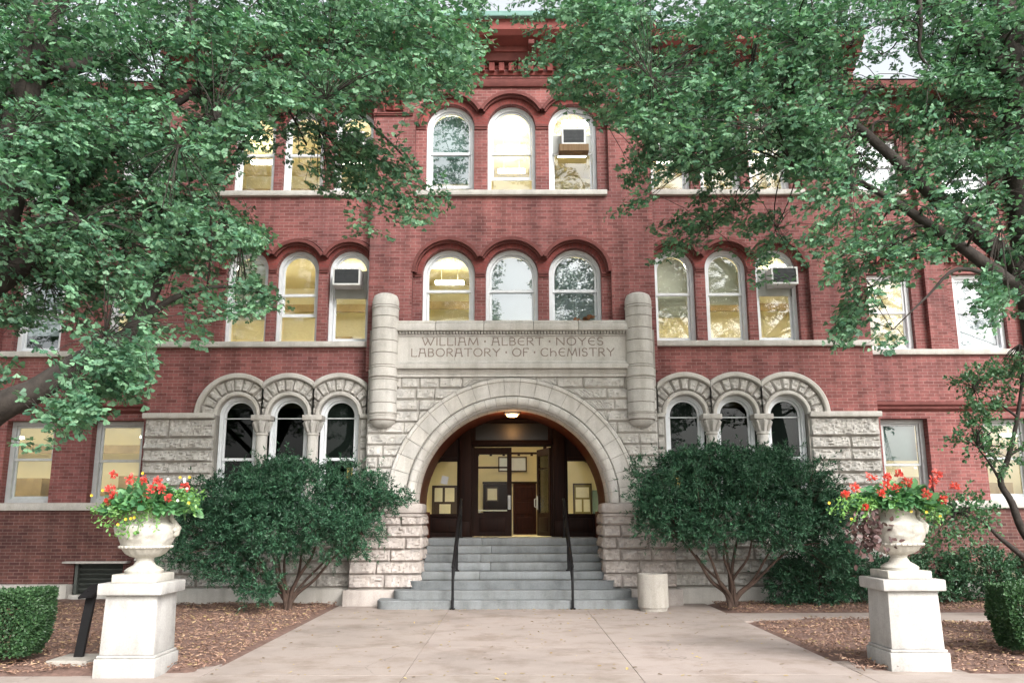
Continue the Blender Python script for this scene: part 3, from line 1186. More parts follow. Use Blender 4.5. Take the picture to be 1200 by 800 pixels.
st.build('portal_stonework', 'stone', B, smooth=16)
st = MB()
zp = [.30, .55, .78, 1.0, 1.22, 1.44, 1.66]
for sg in (-1, 1):
    if sg > 0:
        rock_courses(st, 1.70, 3.06, zp[:6], YP - .01, .07, .4, .8, rnd=rr)
        rock_courses(st, 1.70, 2.81, zp[5:], YP - .01, .07, .4, .8, rnd=rr)
    else:
        rock_courses(st, -3.06, -1.70, zp[:6], YP - .01, .07, .4, .8, rnd=rr)
        rock_courses(st, -2.81, -1.70, zp[5:], YP - .01, .07, .4, .8, rnd=rr)
    # jamb faces inside the opening
    for k in range(len(zp) - 1):
        for y0, y1 in ((YP - .02, YP + .62), (YP + .63, YP + 1.3)):
            def mp(s, t, d, y0=y0, y1=y1, k=k, sg=sg):
                return (sg * (1.735 - d), y0 + (y1 - y0) * s, zp[k] + .007 + (zp[k + 1] - zp[k] - .014) * t)
            rock_grid(st, mp, 14, 7, .64, .23, .05, rr.uniform(1, 900), marg=.06)
st.groups('pier_stonework', 'stone_pink', B, side, smooth=16)
# smooth arch: outer voussoirs, inner roll
st = MB()
def wedge(mbx, a0, a1, prof, n=4):
    """prof: list of (r, y) closed, swept along an arc"""
    m = len(prof)
    vs, fs = [], []
    for i in range(n + 1):
        a = a0 + (a1 - a0) * i / n
        for r, y in prof:
            vs.append((r * math.cos(a), y, zc + r * math.sin(a)))
    for i in range(n):
        for e in range(m):
            fs.append((m * i + e, m * i + (e + 1) % m, m * (i + 1) + (e + 1) % m, m * (i + 1) + e))
    fs += [tuple(range(m)), tuple(m * n + m - 1 - e for e in range(m))]
    mbx.add(vs, fs)


nb = 23
dg = .0022
for b in range(nb):
    a0, a1 = pi * b / nb + dg, pi * (b + 1) / nb - dg
    wedge(st, a0, a1, [(2.04, YP - .02), (2.05, YP - .035), (2.31, YP - .055), (2.32, YP - .085), (2.37, YP - .085), (2.385, YP - .07), (2.385, YP + .2), (2.04, YP + .2)], 5)
nb = 29
for b in range(nb):
    a0, a1 = pi * b / nb + dg, pi * (b + 1) / nb - dg
    wedge(st, a0, a1, [(2.025, YP - .0), (2.02, YP - .05), (1.99, YP - .085), (1.94, YP - .095), (1.89, YP - .075), (1.86, YP - .03), (1.85, YP + .03), (1.82, YP + .08), (1.82, YP + .6), (2.02, YP + .6)], 5)
st.build('portal_arch', 'stone_smooth', B, smooth=35)
# imposts
st = MB()
for sg in (-1, 1):
    x0, x1 = sorted((sg * 1.68, sg * 2.42))
    st.bbox(x0, x1, YP - .12, YP + .65, 1.66, 1.845, .05)
    st.bbox(x0 + (.02), x1 - .02, YP - .085, YP + .65, 1.60, 1.657, .02)
st.groups('impost', 'stone_pink', B, side, smooth=35)
# base plinths
st = MB()
for sg in (-1, 1):
    x0, x1 = sorted((sg * 1.76, sg * 3.13))
    if sg < 0:
        st.bbox(-3.13, -2.16, YP - .17, YP + .3, -.1, .285, .02)
        st.bbox(-2.155, -1.76, YP - .10, YP + .3, -.1, .285, .02)
    else:
        st.bbox(1.76, 2.155, YP - .10, YP + .3, -.1, .285, .02)
        st.bbox(2.16, 3.13, YP - .17, YP + .3, -.1, .285, .02)
st.groups('portal_base', 'stone_pink', B, side, smooth=30)
# entablature: mouldings, panel, coping
st = MB()
gr = MB()
Yp = YP
st.box(-2.79, 2.79, Yp - .045, Yp + .4, 4.265, 4.32)
st.box(-2.79, 2.79, Yp - .06, Yp + .4, 4.325, 4.36)
k = 110
for i in range(k):
    x = -2.28 + (i + .5) * 4.56 / k
    st.box(x - .013, x + .013, Yp - .075, Yp - .0, 4.365, 4.40)
st.box(-2.79, 2.79, Yp - .06, Yp + .4, 4.362, 4.404)
st.bbox(-2.36, 2.36, Yp - .16, Yp + .4, 4.41, 4.50, .012)
st.bbox(-2.34, 2.34, Yp - .12, Yp + .4, 4.503, 4.56, .012)
edges = [-2.34, -1.12, 0.0, 1.16, 2.34]
for i in range(4):
    st.box(edges[i] + .003, edges[i + 1] - .003, Yp - .05, Yp + .4, 4.563, 5.065)
st.box(-2.34, 2.34, Yp - .075, Yp + .4, 5.068, 5.10)
k = 74
for i in range(k):
    x = -2.28 + (i + .5) * 4.56 / k
    st.bbox(x - .021, x + .021, Yp - .115, Yp - .01, 5.105, 5.155, .008)
gr.box(-2.30, 2.30, Yp - .03, Yp + .35, 5.1005, 5.158)
ce = [-2.36, -1.5, -.55, .42, 1.3, 2.36]
for i in range(5):
    st.bbox(ce[i] + .002, ce[i + 1] - .002, Yp - .17, Yp + .42, 5.16, 5.30, .015)
    st.bbox(ce[i] + .002, ce[i + 1] - .002, Yp - .12, Yp + .42, 5.303, 5.37, .02)
st.build('entablature', 'stone_smooth', B, smooth=30)
gr.build('dentil_backing', 'mortar', B)  # mortar coloured strip filling the gaps behind the dentils

# ---- lettering: thin raised dark brown strips on the panel
def poly_arc(cx, cy, rx, ry, a0, a1, n=12):
    return [(cx + rx * math.cos(math.radians(a0 + (a1 - a0) * i / n)), cy + ry * math.sin(math.radians(a0 + (a1 - a0) * i / n))) for i in range(n + 1)]


LET = {
    'W': (1.25, [[(0, 1), (.3, 0), (.62, .8)], [(.45, 1), (.85, 0), (1.2, 1)], [(-.06, 1), (.1, 1)], [(1.1, 1), (1.27, 1)]]),
    'I': (.12, [[(.06, 0), (.06, 1)]]),
    'L': (.6, [[(.06, 1), (.06, 0), (.58, 0), (.58, .1)]]),
    'A': (.85, [[(.06, 0), (.22, 1)], [(.1, 1), (.7, 1)], [(.62, 1), (.8, 0)], [(.14, .45), (.72, .45)], [(-.02, 0), (.14, 0)], [(.72, 0), (.88, 0)]]),
    'M': (1.1, [[(.04, 0), (.16, 1), (.55, .1), (.92, 1), (1.04, 0)]]),
    'B': (.66, [[(.06, 0), (.06, 1)], [(.06, 1), (.3, 1)] + poly_arc(.3, .76, .26, .24, 90, -90) + [(.06, .52)], [(.06, .52), (.34, .52)] + poly_arc(.34, .26, .28, .26, 90, -90) + [(.06, 0)]]),
    'E': (.74, [poly_arc(.46, .5, .42, .5, 55, 305, 18), [(.06, .5), (.62, .5)]]),
    'R': (.72, [[(.06, 0), (.06, 1)], [(.06, 1), (.34, 1)] + poly_arc(.34, .75, .28, .25, 90, -90) + [(.06, .5)], [(.3, .5), (.7, 0)]]),
    'T': (.8, [[(.4, 0), (.4, 1)], [(.02, .92), (.02, 1), (.78, 1), (.78, .92)]]),
    'N': (.9, [[(.06, 0), (.06, 1), (.82, 0), (.82, 1)]]),
    'O': (.98, [poly_arc(.49, .5, .45, .5, 0, 360, 24)]),
    'Y': (.84, [[(.02, 1), (.42, .5), (.82, 1)], [(.42, .5), (.42, 0)]]),
    'S': (.62, [poly_arc(.31, .76, .25, .24, 20, 270, 12) + poly_arc(.31, .26, .27, .26, 90, -160, 12)]),
    'F': (.6, [[(.06, 0), (.06, 1), (.58, 1), (.58, .9)], [(.06, .52), (.46, .52)]]),
    'C': (.84, [poly_arc(.48, .5, .44, .5, 45, 315, 18)]),
    'h': (.74, [[(.06, 1), (.06, 0)], poly_arc(.36, .32, .3, .3, 175, 0, 12) + [(.66, .15), (.6, 0)]]),
    '.': (.3, [[(.08, .5), (.2, .5)]]),
    ' ': (.12, []),
}


def engrave(mb, text, xa, xb, z0, h, yf, lw=.021):
    gap = .2
    tot = sum(LET[c][0] + gap for c in text) - gap
    # letters keep the height h; widths stretch to fill xa..xb
    sx = (xb - xa) / tot
    x = xa
    word = 0
    for ch in text:
        w, strokes = LET[ch]
        if ch in ' .':
            word += 1
        p0 = len(mb.prims)
        for s_ in strokes:
            pts = [(x + p[0] * sx, z0 + p[1] * h) for p in s_]
            ex = lw * .5
            for i in range(len(pts) - 1):
                a, b = Vector((pts[i][0], 0, pts[i][1])), Vector((pts[i + 1][0], 0, pts[i + 1][1]))
                d = b - a
                if d.length < 1e-5:
                    continue
                ang = math.atan2(d.z, d.x)
                wd = lw * (1.0 if abs(d.z) > abs(d.x) * .6 else .8)
                mb.rbox(((a.x + b.x) / 2, yf, (a.z + b.z) / 2), (d.length + ex * .8, .004 + .0004 * (i % 3), wd if ch != '.' else .04), Matrix.Rotation(-ang, 3, 'Y'))
        mb.word += [(round(z0, 2), word)] * (len(mb.prims) - p0)
        x += (w + gap) * sx


mb = MB()
mb.word = []
engrave(mb, 'WILLIAM . ALBERT . NOYES', -1.755, 1.785, 4.885, .150, YP - .0505)
engrave(mb, 'LABORATORY . OF . ChEMISTRY', -1.97, 2.00, 4.665, .155, YP - .0505)
it = iter(mb.word)
mb.groups('inscription', 'letter', B, lambda c: next(it), recalc=False)

# ---- pylons
for sx in (-1, 1):
    x, y = sx * 2.49, YP - .06
    P_ = empty('pylon', (x, y, 3.3), parent=B)
    zb = [3.52, 3.74, 3.98, 4.23, 4.47, 4.71, 4.95, 5.19, 5.43, 5.66]
    mb = MB()
    r = .262
    for i in range(len(zb) - 1):
        a, b = zb[i] + .004, zb[i + 1] - .004
        mb.lathe([(r - .01, a), (r, a + .008), (r, b - .008), (r - .01, b)], x, y, 28)
    mb.lathe([(.03, 3.275), (.12, 3.285), (.19, 3.325), (.235, 3.38), (r, 3.46), (r, 3.516)], x, y, 28)
    # carved top: fluted dome
    mb.lathe([(r, 5.664), (r, 5.75), (r - .015, 5.80), (.22, 5.87), (.15, 5.91), (.05, 5.93)], x, y, 40, lambda a, z: 1 + .022 * math.cos(20 * a) * (z > 5.76))
    mb.build('shaft', 'stone_smooth', P_, smooth=35)
    mb = MB()
    mb.lathe([(r - .012, 3.4), (r - .012, 5.78)], x, y, 28)
    mb.build('joint', 'groove', P_, smooth=35)
    mb = MB()
    for z in (3.50, 3.56, 4.20, 4.26, 4.44, 5.62):
        mb.lathe([(r - .01, z - .018), (r + .012, z - .012), (r + .016, z), (r + .012, z + .012), (r - .01, z + .018)], x, y, 28)
    mb.groups('ring', 'stone', P_, lambda c: round(c[2], 2), smooth=40)

# dead leaf clump lying on the coping
n = 26
Pc = np.array([(1.52, 16.48, 5.39)]) + RNG.normal(size=(n, 3)) * [.085, .03, .022]
Pc[:, 2] = np.maximum(Pc[:, 2], 5.378) + (Pc[:, 0] - 1.44) * .25 * (Pc[:, 0] > 1.44)
X, Yv, Z = frames(RNG.normal(size=(n, 3)) * [1, .4, .3], RNG.normal(size=(n, 3)), RNG)
lc = empty('dead_twig', (1.52, 16.48, 5.37), 'small dead brown leafy twig lying on the stone coping above the inscription', 'dead twig')
cards('leaf_clump', LEAF5, LEAF5F, Pc, X, Yv, Z, np.full(n, .09), 'dead', lc)
mb = MB()
mb.tube([(1.38, 16.48, 5.385), (1.5, 16.47, 5.40), (1.66, 16.49, 5.45)], [.008, .008, .004], 6)
mb.build('stem', 'bark', lc)

# ---- steps
mb = MB()
RIS, TR, Y0 = .147, .30, 15.86
for k in range(1, 9):
    y0 = Y0 + TR * (k - 1)
    y1 = y0 + TR + .06 if k < 8 else 18.95
    z1 = RIS * k
    z0 = RIS * (k - 1)
    hw = {1: 2.42, 2: 2.17, 3: 1.92}.get(k, 1.72)
    if k <= 3:                                       # rounded ends that die against the piers
        pts = [(-hw, YP + .1), (-hw, y0 + .25)] + [(-hw + .2 - .2 * math.cos(t * pi / 12), y0 + .2 - .2 * math.sin(t * pi / 12)) for t in range(7)]
        pts = pts + [(-x, y) for x, y in reversed(pts)]
        m = len(pts)
        mb.add([(x, y, z0 if k > 1 else -.1) for x, y in pts] + [(x, y - .012, z1 - .045) for x, y in pts] + [(x, y - .02, z1 - .012) for x, y in pts] + [(x, y - .008, z1) for x, y in pts],
               [(q * m + i, q * m + (i + 1) % m, (q + 1) * m + (i + 1) % m, (q + 1) * m + i) for q in range(3) for i in range(m)] + [tuple(3 * m + i for i in range(m))])
    else:
        for xa, xb in ((-hw, -.62 + .2 * (k % 2)), (-.62 + .2 * (k % 2), hw)):
            mb.bbox(xa + .002, xb - .002, y0, y1, z0 + .002, z1, .012)
so = mb.build('stone_steps', 'granite', smooth=30)
tag(so, 'broad blue grey granite steps rising into the entrance arch', 'steps')

# ---- handrails
for sx, lab in ((-1, 'left'), (1, 'right')):
    x = sx * 1.06
    hr = empty('handrail', (x, 15.78, 0), 'black iron handrail on the %s side of the entrance steps' % lab, 'handrail', 'handrails of the entrance steps')
    x2 = sx * 1.06
    ytop, zt0 = 18.1, 1.176
    top = [(x, 15.72, .73), (x, 15.80, .76), (x2, ytop, zt0 + .78), (x2, ytop + .2, zt0 + .78)]
    mb = MB()
    mb.tube(top, .024, 10)
    mb.build('top_rail', 'black_metal', hr, smooth='all')
    mb = MB()
    mb.tube([(x, 15.80, .44), (x2, ytop, zt0 + .44)], .017, 8)
    mb.build('lower_rail', 'black_metal', hr, smooth='all')
    for (yy, z0, z1) in ((15.80, -.02, .76), (16.9, .588, 1.31), (ytop, zt0 - .01, zt0 + .78)):
        mb = MB()
        mb.tube([(x, yy, z0), (x, yy, z1)], .024, 10)
        mb.lathe([(.05, max(z0, 0) + .0), (.05, max(z0, 0) + .02), (.03, max(z0, 0) + .03)], x, yy, 14)
        mb.build('post', 'black_metal', hr, smooth=40)

# ---- vestibule: side walls, barrel ceiling
mb = MB()
pts = [(-1.78, 0.5), (-1.78, 1.70), (-1.86, 1.70), (-1.86, zc)] + list(reversed(arc(0, zc, 1.86, 0, pi, 30)))[1:] + [(1.86, 1.70), (1.78, 1.70), (1.78, .5)]
pts2 = [(p[0] * 1.06, p[1] + .05) for p in pts]
n = len(pts)
ya, yb = YP + .62, 18.98
mb.add([(p[0], ya, p[1]) for p in pts] + [(p[0], yb, p[1]) for p in pts], [(i, i + 1, n + i + 1, n + i) for i in range(n - 1)])
mb.build('vestibule_lining', 'wood_red', B)
# door screen
YD = 18.9
mb = MB()
arc_full = [(-1.95, 1.12), (1.95, 1.12), (1.95, zc)] + arc(0, zc, 1.95, 0, pi, 36)
holes = [rect(-1.90, -1.20, 1.66, 2.78), rect(1.20, 1.90, 1.66, 2.78), rect(-.86, .84, 1.13, 3.10), rect(-.80, .78, 3.24, 3.60)]
mb.plate(rect(-2.0, 2.0, 1.12, 3.85), holes, YD, YD + .10)
for sx in (-1, 1):
    xa, xb = sorted((sx * .88, sx * 1.15))
    mb.bbox(xa, xb, YD - .09, YD + .0, 1.18, 3.60, .02)
    mb.bbox(xa + .03, xb - .03, YD - .13, YD - .08, 1.18, 1.5, .012)
    xa, xb = sorted((sx * 1.2, sx * 1.74))
    mb.bbox(xa, xb, YD - .03, YD + .0, 1.28, 1.56, .015)
    mb.bbox(xa, xb, YD - .05, YD + .0, 1.60, 1.655, .01)
    mb.bbox(xa, xb, YD - .04, YD + .0, 2.8, 2.87, .01)
mb.bbox(-.88, .88, YD - .12, YD, 3.11, 3.22, .02)
mb.bbox(-1.16, 1.16, YD - .10, YD, 3.62, 3.70, .02)
sc = mb.build('door_screen', 'wood', B, smooth=30)
mb = MB()
for h in (holes[0], holes[1]):
    mb.plate(h, [], YD + .05, YD + .056)
mb.groups('pane', 'glass_clear', sc, side)
mb = MB()
mb.box(-.805, .785, YD + .04, YD + .06, 3.235, 3.605)
mb.build('transom_panel', 'transom', sc)


def door_leaf(name, hinge, ang, parent, sgn):
    """door leaf .84 wide, hinge at x=hinge; sgn=+1 leaf runs to +x"""
    R = Matrix.Rotation(ang, 3, 'Z')
    d = bpy.data.objects.new(name, None)
    mbd = MB()
    W, z0, z1 = .835, 1.185, 3.08
    def tr(mb_):
        mb_.v = [tuple(Vector((hinge, YD + .05, 0)) + R @ Vector((sgn * v[0], v[1], v[2]))) for v in mb_.v]
    ol_ = rect(0, W, z0, z1)
    mbd.plate(ol_, [rect(.11, W - .10, 1.68, 2.93)], -.025, .025)
    mbd.bbox(.14, W - .13, -.04, 0, 1.28, 1.58, .015)
    mbd.box(.11, W - .10, -.02, .02, 2.63, 2.665)
    tr(mbd)
    leaf = mbd.build(name, 'wood', parent, smooth=30)
    g = MB()
    g.plate(rect(.11, W - .10, 1.68, 2.93), [], -.003, .003)
    tr(g)
    g.build('pane', 'glass_clear', leaf)
    h = MB()
    h.bbox(W - .085, W - .025, -.05, -.03, 1.75, 2.05, .008)
    h.tube([(W - .055, -.05, 1.80), (W - .055, -.10, 1.82), (W - .055, -.10, 1.98), (W - .055, -.05, 2.0)], .012, 8)
    tr(h)
    h.build('door_handle', M['frame_old'], leaf, smooth=40)


door_leaf('door', -.85, 0, B, 1)
door_leaf('door', .835, math.radians(-72), B, -1)

# hall behind the doors
def room(x0, x1, y0, y1, z0, z1, mat, parent, open_front=True):
    r = MB()
    r.quad((x0, y1, z0), (x1, y1, z0), (x1, y1, z1), (x0, y1, z1))
    r.quad((x0, y0, z0), (x0, y1, z0), (x0, y1, z1), (x0, y0, z1))
    r.quad((x1, y0, z0), (x1, y1, z0), (x1, y1, z1), (x1, y0, z1))
    r.quad((x0, y0, z0), (x1, y0, z0), (x1, y1, z0), (x0, y1, z0))
    o = r.build('room', mat, parent, recalc=False)
    c = MB()
    c.quad((x0, y0, z1), (x1, y0, z1), (x1, y1, z1), (x0, y1, z1))
    c.build('room_ceiling', 'ceiling', o, recalc=False)
    return o


hall = room(-2.75, 2.75, 19.01, 22.3, 1.16, 4.0, 'wall_hall', B)
mb = MB()
mb.box(-2.75, 2.75, 19.005, 19.01, 3.7, 4.0)
for y in (19.7, 21.2):
    mb.box(-1.0, 1.0, y, y + .3, 3.94, 3.96)
mb.build('hall_light', 'tube_hall', hall) if False else None
mb = MB()
for x in (-1.7, 0, 1.7):
    mb.bbox(x - .3, x + .3, 19.35, 19.85, 3.93, 3.97, .01)
mb.build('hall_light', 'tube_hall', hall)
mb = MB()                                            # inner door, trim and stair strings
mb.bbox(.02, .60, 22.2, 22.26, 1.165, 2.42, .008)
hd = mb.build('inner_door', 'door_red', hall)
mb = MB()
for i in range(3):
    mb.bbox(.10, .52, 22.17, 22.205, 1.28 + i * .38, 1.58 + i * .38, .012)
mb.bbox(.30, .34, 22.16, 22.19, 1.75, 1.80, .005)
mb.build('door_panel', 'door_red', hd)
mb = MB()
mb.bbox(-.74, -.06, 22.2, 22.27, 1.165, 2.42, .01)
mb.bbox(-.76, .62, 22.19, 22.27, 2.425, 2.47, .006)
mb.build('dark_panelling', 'wood', hall)
mb = MB()
for sx in (-1, 1):                                   # underside of the stairs rising to both sides
    mb.plate([(sx * 1.15, 3.13), (sx * 2.7, 2.36), (sx * 2.7, 3.99), (sx * 1.15, 3.99)], [], 20.0, 20.45)
mb.build('stair', 'wall_dim', hall)
mb = MB()
mb.tube([(-1.0, 22.0, 1.75), (-.1, 22.0, 1.75)], .02, 8)
mb.tube([(-.82, 21.9, 1.17), (-.82, 21.9, 1.76)], .02, 8)
mb.build('inner_rail', 'frame', hall)

def pinboard(x0, x1, y, z0, z1, label, papers, mat='board_green', name='notice_board', cat='notice board', group='framed boards in the entrance hall'):
    e = empty(name, ((x0 + x1) / 2, y, (z0 + z1) / 2), label, cat, group)
    m_ = MB()
    m_.plate(rect(x0, x1, z0, z1), [rect(x0 + .03, x1 - .03, z0 + .03, z1 - .03)], y - .035, y + .01)
    m_.build('frame', 'board', e)
    m_ = MB()
    m_.box(x0 + .028, x1 - .028, y - .012, y + .008, z0 + .028, z1 - .028)
    m_.build('backing', mat, e)
    for a, b, c_, d_ in papers:
        m_ = MB()
        m_.box(x0 + a * (x1 - x0), x0 + b * (x1 - x0), y - .018, y - .0125, z0 + c_ * (z1 - z0), z0 + d_ * (z1 - z0))
        m_.build('paper', 'paper', e)


pinboard(-1.88, -1.30, 20.5, 1.60, 2.32, 'dark framed notice board with papers behind the left sidelight', [(.1, .42, .48, .92), (.52, .9, .48, .92), (.3, .75, .1, .4)], 'board')
pinboard(1.42, 1.86, 20.5, 1.62, 2.36, 'brown framed notice board behind the right sidelight', [(.15, .85, .56, .88), (.12, .45, .12, .5), (.55, .88, .12, .5)])
pinboard(-.36, .37, 22.24, 2.72, 3.10, 'black framed pale picture high on the hall wall behind the doors', [], 'picture', 'picture', 'picture')
pinboard(-.66, -.36, 22.17, 1.98, 2.33, 'small cream poster on the dark panelling seen through the left door', [(.08, .92, .08, .92)], 'paper', 'poster', 'poster')
mb = MB()
mb.box(-.95, .80, 20.18, 20.24, 3.02, 3.07)
mb.box(.72, .80, 20.18, 20.24, 1.165, 3.6)
mb.box(-.95, -.88, 20.18, 20.24, 1.165, 3.6)
for x in (-.80, -.50, -.2, .15, .45, .65):
    mb.box(x - .03, x + .03, 20.15, 20.18, 2.98, 3.02)
mb.build('inner_screen', 'wood', hall)
# board stands need a wall to hang on: low partitions at each side of the hall
mb = MB()
mb.box(-2.74, -1.16, 20.52, 20.58, 1.165, 3.2)
mb.box(1.16, 2.74, 20.52, 20.58, 1.165, 3.2)
mb.build('partition', 'wall_hall', hall)
mb = MB()
mb.box(1.87, 2.2, 20.40, 20.51, 1.17, 2.2)
o = mb.build('locker', 'shade_green')
tag(o, 'dark green locker beside the notice board in the right sidelight', 'locker')
mb = MB()
mb.rbox((-1.47, YD + .03, 2.38), (.15, .006, .17), Matrix.Rotation(math.radians(12), 3, 'Y'))
o = mb.build('taped_notice', 'shade_white')
tag(o, 'tilted sheet of paper taped to the left sidelight glass', 'notice')

# porch lamp
pl = empty('porch_lamp', (0, 17.6, 3.66), 'small lit ceiling lamp under the crown of the entrance arch', 'lamp')
mb = MB()
mb.lathe([(.16, 3.70), (.16, 3.66), (.14, 3.645)], 0, 17.6, 24)
mb.build('lamp_base', 'frame_old', pl, smooth=40)
mb = MB()
mb.lathe([(.115, 3.645), (.115, 3.625), (.09, 3.605), (.05, 3.60)], 0, 17.6, 24)
mb.build('lamp_glass', 'lamp', pl, smooth='all')
bulb = bpy.data.lights.new('porch_bulb', 'POINT')
bulb.energy = 7
bulb.color = (1.0, .50, .18)
bulb.shadow_soft_size = .08
bo = bpy.data.objects.new('porch_bulb', bulb)
C.objects.link(bo)
bo.location = (0, 17.6, 3.50)
bo.parent = pl
bo.matrix_parent_inverse = parent_inv(pl)

# ================================================================== WINDOWS
def part(mb, name, mat, parent, **k):
    return mb.build(name, mat, parent, **k)


def arched_window(cx, z0, zs, hw, Y, fmat='frame', glass='glass', mid=.5, shade=None, lower=None, fw=.075):
    """cased double-hung window with a half-round head. shade=(bottom fraction, material)"""
    f = MB()
    z0 += .004
    f.plate(arch_outline(cx, z0, zs, hw - .004), [arch_outline(cx, z0 + .07, zs, hw - fw)], Y, Y + .14)
    f.plate(arch_outline(cx, z0 + .0, zs, hw - .002), [arch_outline(cx, z0 + .03, zs, hw - .028)], Y - .025, Y - .001)
    w = part(f, 'window', fmat, B)
    zb = z0 + .075
    zt = zs + hw - fw
    zm = zb + (zt - zb) * mid
    r = hw - fw - .004
    s = MB()
    s.plate(arch_outline(cx, zm, zs, r), [arch_outline(cx, zm + .055, zs, r - .04)], Y + .045, Y + .08)
    part(s, 'upper_sash', fmat, w)
    if lower is None:
        s = MB()
        s.plate(rect(cx - r, cx + r, zb, zm + .04), [rect(cx - r + .045, cx + r - .045, zb + .065, zm)], Y + .085, Y + .12)
        part(s, 'lower_sash', fmat, w)
    else:
        zl = zb + lower * (zm - zb)
        s = MB()
        s.plate(rect(cx - r, cx + r, zl, zm + .04), [rect(cx - r + .045, cx + r - .045, zl + .065, zm)], Y + .085, Y + .12)
        part(s, 'lower_sash', fmat, w)
    g = MB()
    o_ = arch_outline(cx, zm + .05, zs, r - .036)
    g.add([(p[0], Y + .062, p[1]) for p in o_], [tuple(range(len(o_)))])
    o_ = rect(cx - r + .04, cx + r - .04, zb + .06, zm + .005)
    g.add([(p[0], Y + .10, p[1]) for p in o_], [tuple(range(len(o_)))])
    part(g, 'pane', glass, w)
    if shade:
        fr, m_ = shade
        zsh = zt - (zt - zb) * fr
        s = MB()
        ol_ = arch_outline(cx, zsh, zs, r - .01) if zsh < zs else [(x, z) for x, z in arc(cx, zs, r - .01, math.asin(min(.99, (zsh - zs) / (r - .01))), pi - math.asin(min(.99, (zsh - zs) / (r - .01))), 16)]
        s.plate(ol_, [], Y + .20, Y + .206)
        s.box(cx - r + .02, cx + r - .02, Y + .195, Y + .215, zsh - .03, zsh)
        part(s, 'roller_shade', m_, w)
    return w, zm, r


def rect_window(x0, x1, z0, z1, Y, fmat='frame', glass='glass', mid=.5, shade=None):
    f = MB()
    x0 += .004
    x1 -= .004
    z0 += .004
    z1 -= .004
    f.plate(rect(x0, x1, z0, z1), [rect(x0 + .09, x1 - .09, z0 + .07, z1 - .08)], Y, Y + .14)
    w = part(f, 'window', fmat, B)
    a, b, c, d = x0 + .094, x1 - .094, z0 + .074, z1 - .084
    zm = c + (d - c) * mid
    s = MB()
    s.plate(rect(a, b, zm, d), [rect(a + .045, b - .045, zm + .05, d - .045)], Y + .04, Y + .075)
    part(s, 'upper_sash', fmat, w)
    s = MB()
    s.plate(rect(a, b, c, zm + .04), [rect(a + .045, b - .045, c + .06, zm)], Y + .08, Y + .115)
    part(s, 'lower_sash', fmat, w)
    g = MB()
    g.quad((a + .04, Y + .058, zm + .045), (b - .04, Y + .058, zm + .045), (b - .04, Y + .058, d - .04), (a + .04, Y + .058, d - .04))
    g.quad((a + .04, Y + .098, c + .055), (b - .04, Y + .098, c + .055), (b - .04, Y + .098, zm + .005), (a + .04, Y + .098, zm + .005))
    part(g, 'pane', glass, w)
    if shade:
        fr, m_ = shade
        zsh = d - (d - c) * fr
        s = MB()
        s.box(a + .01, b - .01, Y + .19, Y + .196, zsh, d)
        s.box(a + .01, b - .01, Y + .185, Y + .205, zsh - .03, zsh - .001)
        part(s, 'roller_shade', m_, w)
    return w


WY = YC + .30
# top floor, centre
arched_window(-1.28, 8.13, 9.62, .50, WY, glass='glass_sky', mid=.47, lower=.15, shade=(.83, 'shade_green'))
arched_window(0, 8.13, 9.62, .50, WY, mid=.47, lower=.36)
arched_window(1.28, 8.13, 9.62, .50, WY, mid=.47)
# second floor, centre
arched_window(-1.28, 5.2, 6.42, .53, WY, mid=.50)
arched_window(0, 5.2, 6.42, .53, WY, glass='glass_sky', mid=.50, lower=.2, shade=(.82, 'shade_white'))
arched_window(1.28, 5.2, 6.42, .53, WY, glass='glass_sky', mid=.50, shade=(.97, 'shade_white'))
WY = YF + .30
cfg2 = {-5.45: dict(shade=(.72, 'shade'), mid=.44, lower=.75), -4.41: dict(mid=.52, lower=.55), -3.34: dict(mid=.50),
        3.34: dict(shade=(.70, 'shade'), mid=.52), 4.41: dict(shade=(.55, 'shade'), mid=.52), 5.45: dict(mid=.52)}
cfg3 = {-5.45: dict(mid=.48), -4.41: dict(mid=.48), -3.34: dict(mid=.48), 3.34: dict(mid=.48), 4.41: dict(mid=.48), 5.45: dict(mid=.48, shade=(.4, 'shade'))}
for c, k in cfg2.items():
    arched_window(c, 5.05, 6.60, .43, WY, **k)
for c, k in cfg3.items():
    arched_window(c, 8.25, 9.74, .43, WY, **k)
for i, c in enumerate((-5.43, -4.42, -3.42, 3.42, 4.42, 5.43)):
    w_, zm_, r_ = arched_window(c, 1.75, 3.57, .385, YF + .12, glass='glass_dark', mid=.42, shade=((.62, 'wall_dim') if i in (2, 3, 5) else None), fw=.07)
    rl = MB()
    rl.box(c - r_ + .01, c + r_ - .01, YF + .15, YF + .162, 3.515, 3.535)
    rl.build('storm_rail', 'frame_old', w_)
WY = YW + .25
rect_window(-8.72, -7.66, 1.9, 3.58, WY, 'frame_old', mid=.5)
rect_window(-10.5, -9.5, 1.9, 3.58, WY, 'frame_old', mid=.52)
rect_window(-12.6, -11.6, 1.9, 3.58, WY, 'frame_old')
rect_window(7.66, 8.64, 1.9, 3.58, WY, 'frame_old', mid=.42, shade=(.48, 'shade_green'))
rect_window(9.78, 10.76, 1.9, 3.58, WY, 'frame_old')
rect_window(11.9, 12.9, 1.9, 3.58, WY, 'frame_old')
for a, b, sh, gl in ((-8.65, -7.72, None, 'glass'), (-10.6, -9.62, (.75, 'shade_white'), 'glass_sky'), (7.58, 8.60, None, 'glass'), (9.5, 10.58, (.97, 'shade_white'), 'glass')):
    rect_window(a, b, 5.03, 6.72, WY, shade=sh, glass=gl)
for a, b, z0, z1, sh in ((-8.65, -7.72, 8.7, 9.85, None), (-10.6, -9.62, 8.4, 9.7, None), (7.58, 8.60, 8.6, 9.85, (.97, 'shade_white')), (9.5, 10.58, 8.3, 9.6, (.97, 'shade_white'))):
    rect_window(a, b, z0, z1, WY, shade=sh, glass='glass_sky')

